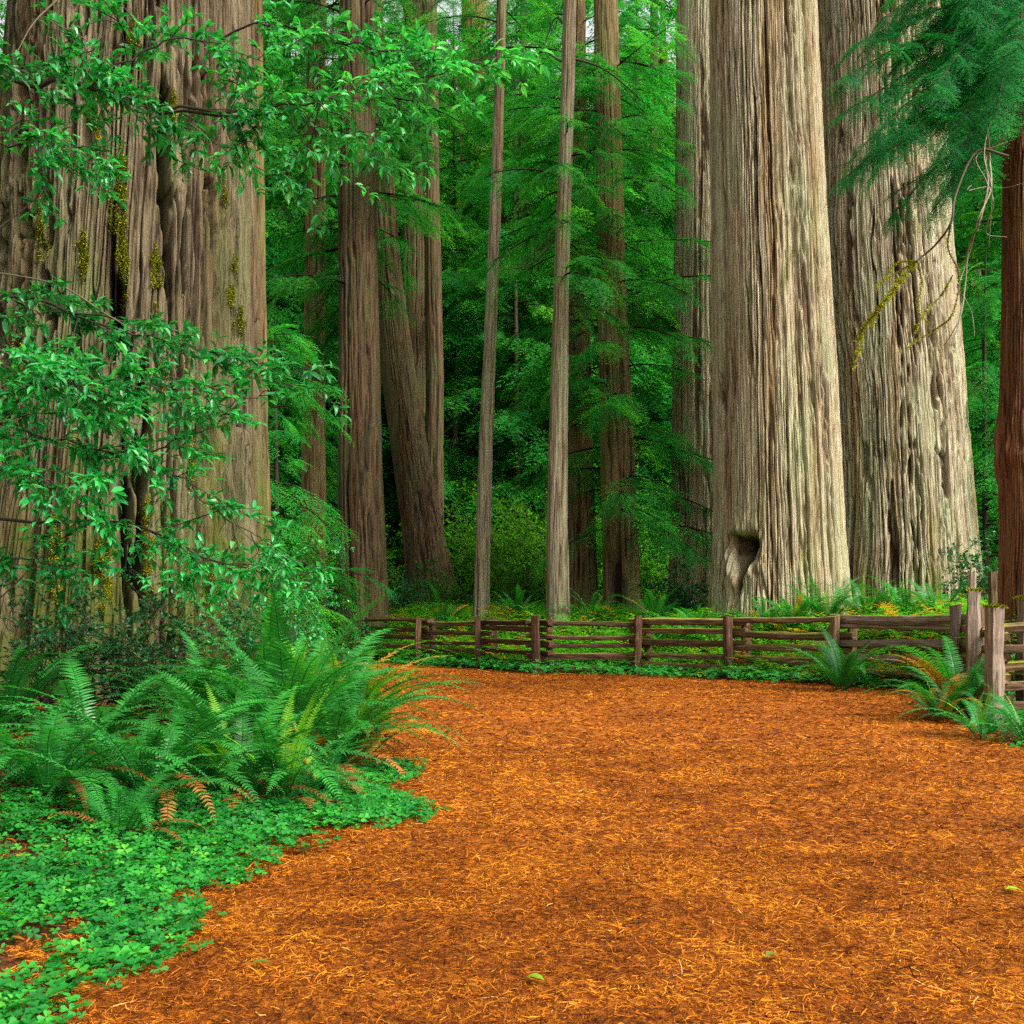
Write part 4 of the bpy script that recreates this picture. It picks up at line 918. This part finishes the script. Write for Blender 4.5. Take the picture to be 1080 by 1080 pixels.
def c_left(x, y, r):
    e = bank_x(y) - x + (N3(x * 2.2, y * 2.2, 6.) - .5) * .8
    dens = sstep(-.25, .12, e) * np.clip(1.25 - .0 * e, 0, 1) * sstep(.06, .36, N3(x * 1.7, y * 1.7, 2.2) + .18 * sstep(1.2, .3, np.abs(e - .5)))
    return (r.random(len(x)) < dens * (1 - .85 * sstep(1.1, 2.0, e) * sstep(5.6, 6.6, y)))
sorrel(46000, (-4.2, .1), (2.9, 9.6), c_left, .027, .085, 1)
def c_fence(x, y, r):
    b = fence_y(x) - y; return (r.random(len(x)) < sstep(1.5, .7, b + (N3(x * 2, y * 2, 3.) - .5) * .9)) & (b > -.9) & (x > -3)
sorrel(26000, (-4, 7.4), (16, 31), c_fence, .055, .22, 2)
def c_right(x, y, r):
    e = x - RX(y) + (N3(x * 2.2, y * 2.2, 6.) - .5) * .7; return r.random(len(x)) < sstep(-.1, .3, e) * .8
sorrel(5000, (4, 9), (9.5, 17.5), c_right, .045, .12, 3)
tag(ob('redwood_sorrel', sb.mesh('redwood_sorrel', M_SORR)), kind='stuff')

# ------------------------------------------------------------------ fence
def lump(mb, L, w, h, seed, n=14, taper=.12, sides=8, slant=0.0):
    """a split timber along +x, irregular section, closed ends"""
    r = np.random.default_rng(seed); a = np.linspace(0, 2 * np.pi, sides, endpoint=False) + r.normal(0, .12, sides)
    sec = np.stack([np.cos(a), np.sin(a)], 1); sec = np.sign(sec) * np.abs(sec) ** .55 * (1 + r.normal(0, .10, (sides, 1)))
    xs = np.linspace(0, L, n); bow = r.normal(0, .035, 2)
    V = []
    for i, x in enumerate(xs):
        k = 1 + r.normal(0, .06) - taper * abs(i / (n - 1) - .5) * r.random(); jit = 1 + r.normal(0, .06, (sides, 1)); s = sec * jit * k
        u = x / L - .5; c = bow * L * (u * u - .25)
        xx = np.full(sides, x) + (s[:, 1] * slant * h / 2 if i == n - 1 else (r.normal(0, .012, sides) if i in (0, n - 1) else 0))
        V.append(np.stack([xx, c[0] + s[:, 0] * w / 2, c[1] + s[:, 1] * h / 2], 1))
    V = np.concatenate(V); f = []
    for i in range(n - 1):
        for j in range(sides): k = (j + 1) % sides; f.append([i * sides + j, i * sides + k, (i + 1) * sides + k, (i + 1) * sides + j])
    for b, rev in ((0, True), ((n - 1) * sides, False)):
        for j in range(1, sides - 2, 2):
            q = [b, b + j, b + j + 1, b + j + 2]; f.append(q[::-1] if rev else q)
    mb.add(V, np.array(f), .5)
def post(parent, p, h, w, d, mat, seed, lean=0.0, moss=False):
    mb = MB(); r = np.random.default_rng(seed); lump(mb, h + .25, w, d, seed, 10, .05, 8, r.uniform(-.25, .25))
    o = ob('post', mb.mesh('post', mat), parent); o.location = (p[0], p[1], p[2] - .25); o.rotation_euler = (r.normal(0, .03), -math.pi / 2 + lean + r.normal(0, .02), r.uniform(-.3, .3))
    if moss:
        mm = MB(); n = 260; pos = np.stack([np.full(n, h + .25) + r.uniform(-.015, .012, n), r.uniform(-.5, .5, n) * w, r.uniform(-.5, .5, n) * d], 1)
        dd = r.normal(0, .6, (n, 3)); dd[:, 0] += .8; mm.scatter(tuft, frames(dd) * r.uniform(.02, .05, n)[:, None, None], pos, r.uniform(-.3, .45, n))
        ob('moss_cap', mm.mesh('moss_cap', M_MOSSB), o)
    return o
def k_mix(i): return i >= 6
def rail(parent, a, b, w, h, mat, seed):
    a = np.array(a); b = np.array(b); d = b - a; L = np.linalg.norm(d); mb = MB(); lump(mb, L, w, h, seed)
    o = ob('rail', mb.mesh('rail', mat), parent); o.location = a; o.rotation_euler = (random.uniform(-.2, .2), -math.asin(d[2] / L), math.atan2(d[1], d[0])); return o
FP = [(-4.35, 31.9), (-2.37, 29.0), (-0.79, 27.0), (0.55, 24.7), (2.64, 24.1), (4.31, 22.5), (5.81, 20.5), (7.02, 18.0)]
fz = [gz(*p) for p in FP]
t = thing('split_rail_fence', (FP[3][0], FP[3][1], fz[3]), 'long dark split rail fence of stacked rails closing off the end of the path', 'fence')
O = np.array(t.location)
for i, (x, y) in enumerate(FP):
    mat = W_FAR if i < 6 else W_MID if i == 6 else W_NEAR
    hh = [1.15, 1.22, 1.25, 1.27, 1.26, 1.25, 1.25, 1.42][i]
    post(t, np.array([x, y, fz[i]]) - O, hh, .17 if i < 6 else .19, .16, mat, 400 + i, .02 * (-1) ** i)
    if i < 7:
        a = np.array(FP[min(i + 1, 7)]) - np.array(FP[max(i - 1, 0)]); a = a / np.linalg.norm(a); nb = np.array([-a[1], a[0]]); nb = nb if nb[1] > 0 else -nb
        q = np.array([x, y]) + nb * .34 + a * .14
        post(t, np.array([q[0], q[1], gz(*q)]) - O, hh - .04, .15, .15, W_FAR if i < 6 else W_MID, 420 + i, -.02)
for i in range(len(FP) - 1):
    a2 = np.array(FP[i]); b2 = np.array(FP[i + 1]); u = (b2 - a2) / np.linalg.norm(b2 - a2); nb = np.array([-u[1], u[0]]); nb = nb if nb[1] > 0 else -nb
    A0 = a2 - u * .28 + nb * .17; B0 = b2 + u * .28 + nb * .17
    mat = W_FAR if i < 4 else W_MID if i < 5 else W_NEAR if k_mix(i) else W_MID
    for k in range(5):
        z = .13 + .235 * k + (.0 if i % 2 else .105) + random.uniform(-.02, .02)
        if i % 2 == 0 and k == 4: z = min(z, 1.12)
        if i >= 5: z *= 1.09
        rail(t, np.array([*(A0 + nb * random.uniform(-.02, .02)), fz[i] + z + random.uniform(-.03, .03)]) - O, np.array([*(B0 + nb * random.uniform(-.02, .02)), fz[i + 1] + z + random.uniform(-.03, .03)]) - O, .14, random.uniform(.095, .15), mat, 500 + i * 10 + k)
# side run coming towards the camera at the right
SP = [(6.15, 15.2), (5.42, 12.75), (6.02, 13.5)]
t2 = thing('split_rail_fence', (SP[1][0], SP[1][1], gz(*SP[1])), 'near split rail fence at the right edge with grey moss capped posts', 'fence')
O = np.array(t2.location)
post(t2, np.array([6.15, 15.2, gz(6.15, 15.2)]) - O, 1.52, .22, .18, W_NEAR, 450, .01, True)
post(t2, np.array([5.42, 12.75, gz(5.42, 12.75)]) - O, 1.31, .21, .17, W_NEAR, 451, -.01, True)
post(t2, np.array([6.05, 13.4, gz(6.05, 13.4)]) - O, 1.36, .2, .17, W_NEAR, 452, .01, True)
post(t2, np.array([6.5, 15.8, gz(6.5, 15.8)]) - O, 1.3, .18, .17, W_MID, 453, .01)
for k in range(5):
    z = .16 + .22 * k
    rail(t2, np.array([5.55, 13.1, z + .02]) - np.array([O[0], O[1], 0]), np.array([8.3, 12.6, z + .12]) - np.array([O[0], O[1], 0]), .13, .11, W_MID, 600 + k)
for k in range(4):
    z = .2 + .24 * k
    rail(t2, np.array([5.62, 12.95, z + .06]) - np.array([O[0], O[1], 0]), np.array([6.45, 15.5, z + .1]) - np.array([O[0], O[1], 0]), .12, .11, W_MID, 620 + k)
    rail(t2, np.array([6.3, 15.1, z + .1]) - np.array([O[0], O[1], 0]), np.array([7.2, 18.2, z + .1]) - np.array([O[0], O[1], 0]), .12, .11, W_MID, 640 + k)
for px, top, d, w, lab, sd in [(1047, 603, 18.6, .13, 'tall thin dark post standing behind the moss capped fence posts', 1), (1026, 604, 19.2, .12, 'tall weathered post before the right edge of the cracked giant', 2)]:
    x = X(px, d); z = gz(x, d); ztop = P(px, top, d)[2]
    mb = MB(); lump(mb, ztop - z + .2, w, w * .9, 700 + sd, 9, .03, 8, .1); o = ob('wooden_post', mb.mesh('wooden_post', W_NEAR if sd == 2 else W_MID)); o.location = (x, d, z - .2); o.rotation_euler = (0, -math.pi / 2, .1)
    tag(o, lab, 'post')
# a few fallen leaves on the path
for i, (px, py, col, lab) in enumerate([(555, 1037, 0, 'bright green fallen leaf on the path near its lower edge'), (1060, 950, 0, 'green fallen leaf at the right edge of the path'), (265, 1030, 1, 'pale yellow fallen leaf on the path beside the sorrel'), (808, 1020, 1, 'yellowish fallen leaf on the lower right part of the path')]):
    d = H * F / (py - HY); x = X(px, d); mb = MB(); mb.scatter(OVAL, frames(np.array([[1, .4 * i - .5, .05]])) * .07, np.array([[0, 0, 0.]]), [.3 if col == 0 else .5])
    o = ob('fallen_leaf', mb.mesh('fallen_leaf', M_FERNY if col == 0 else M_HUCK, True), None, (x, d, float(path_z(np.array([x]), np.array([d]))[0]) + .025)); tag(o, lab, 'leaf', 'fallen leaves on the path')

# ------------------------------------------------------------------ light, sky, camera
EL, AZ = 47, 128
w = bpy.data.worlds.new('World'); SC.world = w; w.use_nodes = True
nt = w.node_tree; bg = nt.nodes['Background']
sky = nt.nodes.new('ShaderNodeTexSky'); sky.sky_type = 'NISHITA'; sky.sun_disc = False; sky.sun_elevation = R(EL); sky.sun_rotation = R(AZ)
sky.dust_density = 4; sky.ozone_density = .6; sky.air_density = 1.0
hs = nt.nodes.new('ShaderNodeHueSaturation'); hs.inputs['Saturation'].default_value = .12
nt.links.new(sky.outputs[0], hs.inputs['Color']); nt.links.new(hs.outputs[0], bg.inputs[0]); bg.inputs[1].default_value = .145
sl = bpy.data.lights.new('sun', 'SUN'); sl.energy = 2.0; sl.angle = R(20); sl.color = (1, .95, .86)
so = bpy.data.objects.new('sun', sl); C.objects.link(so)
from mathutils import Vector
sd = Vector((math.cos(R(EL)) * math.sin(R(AZ)), math.cos(R(EL)) * math.cos(R(AZ)), math.sin(R(EL))))
so.rotation_euler = sd.to_track_quat('Z', 'Y').to_euler(); so.location = (0, 0, 40)

cam = bpy.data.cameras.new('camera'); co = bpy.data.objects.new('camera', cam); C.objects.link(co)
co.location = (0, 0, H); co.rotation_euler = (R(90), 0, 0)
cam.sensor_width = 36; cam.lens = 36 * F / 1080; cam.shift_y = 110 / 1080; cam.clip_end = 2500; cam.clip_start = .05
SC.camera = co
SC.view_settings.view_transform = 'Standard'; SC.view_settings.look = 'None'; SC.view_settings.gamma = 1; SC.view_settings.exposure = 1.3
SC.render.engine = 'CYCLES'
cy = SC.cycles
cy.max_bounces = 7; cy.diffuse_bounces = 4; cy.glossy_bounces = 2; cy.transmission_bounces = 4; cy.transparent_max_bounces = 4
cy.caustics_reflective = False; cy.caustics_refractive = False
cy.use_denoising = False
cy.sample_clamp_indirect = 8
# pale forest air
m, nt, n, l = newmat('forest_air'); out = nd(n, 'ShaderNodeOutputMaterial'); pv = nd(n, 'ShaderNodeVolumePrincipled')
pv.inputs['Color'].default_value = (.80, .95, .70, 1); pv.inputs['Density'].default_value = HAZE; pv.inputs['Anisotropy'].default_value = .2
l.new(pv.outputs[0], out.inputs['Volume'])
v = np.array([[x, y, z] for x in (-160, 160) for y in (-30, 150) for z in (-3, 62)], float)
f = np.array([[0, 1, 3, 2], [4, 6, 7, 5], [0, 4, 5, 1], [2, 3, 7, 6], [0, 2, 6, 4], [1, 5, 7, 3]])
if HAZE: tag(ob('haze', mesh_from('haze', v, f, m, None, False)), kind='stuff')
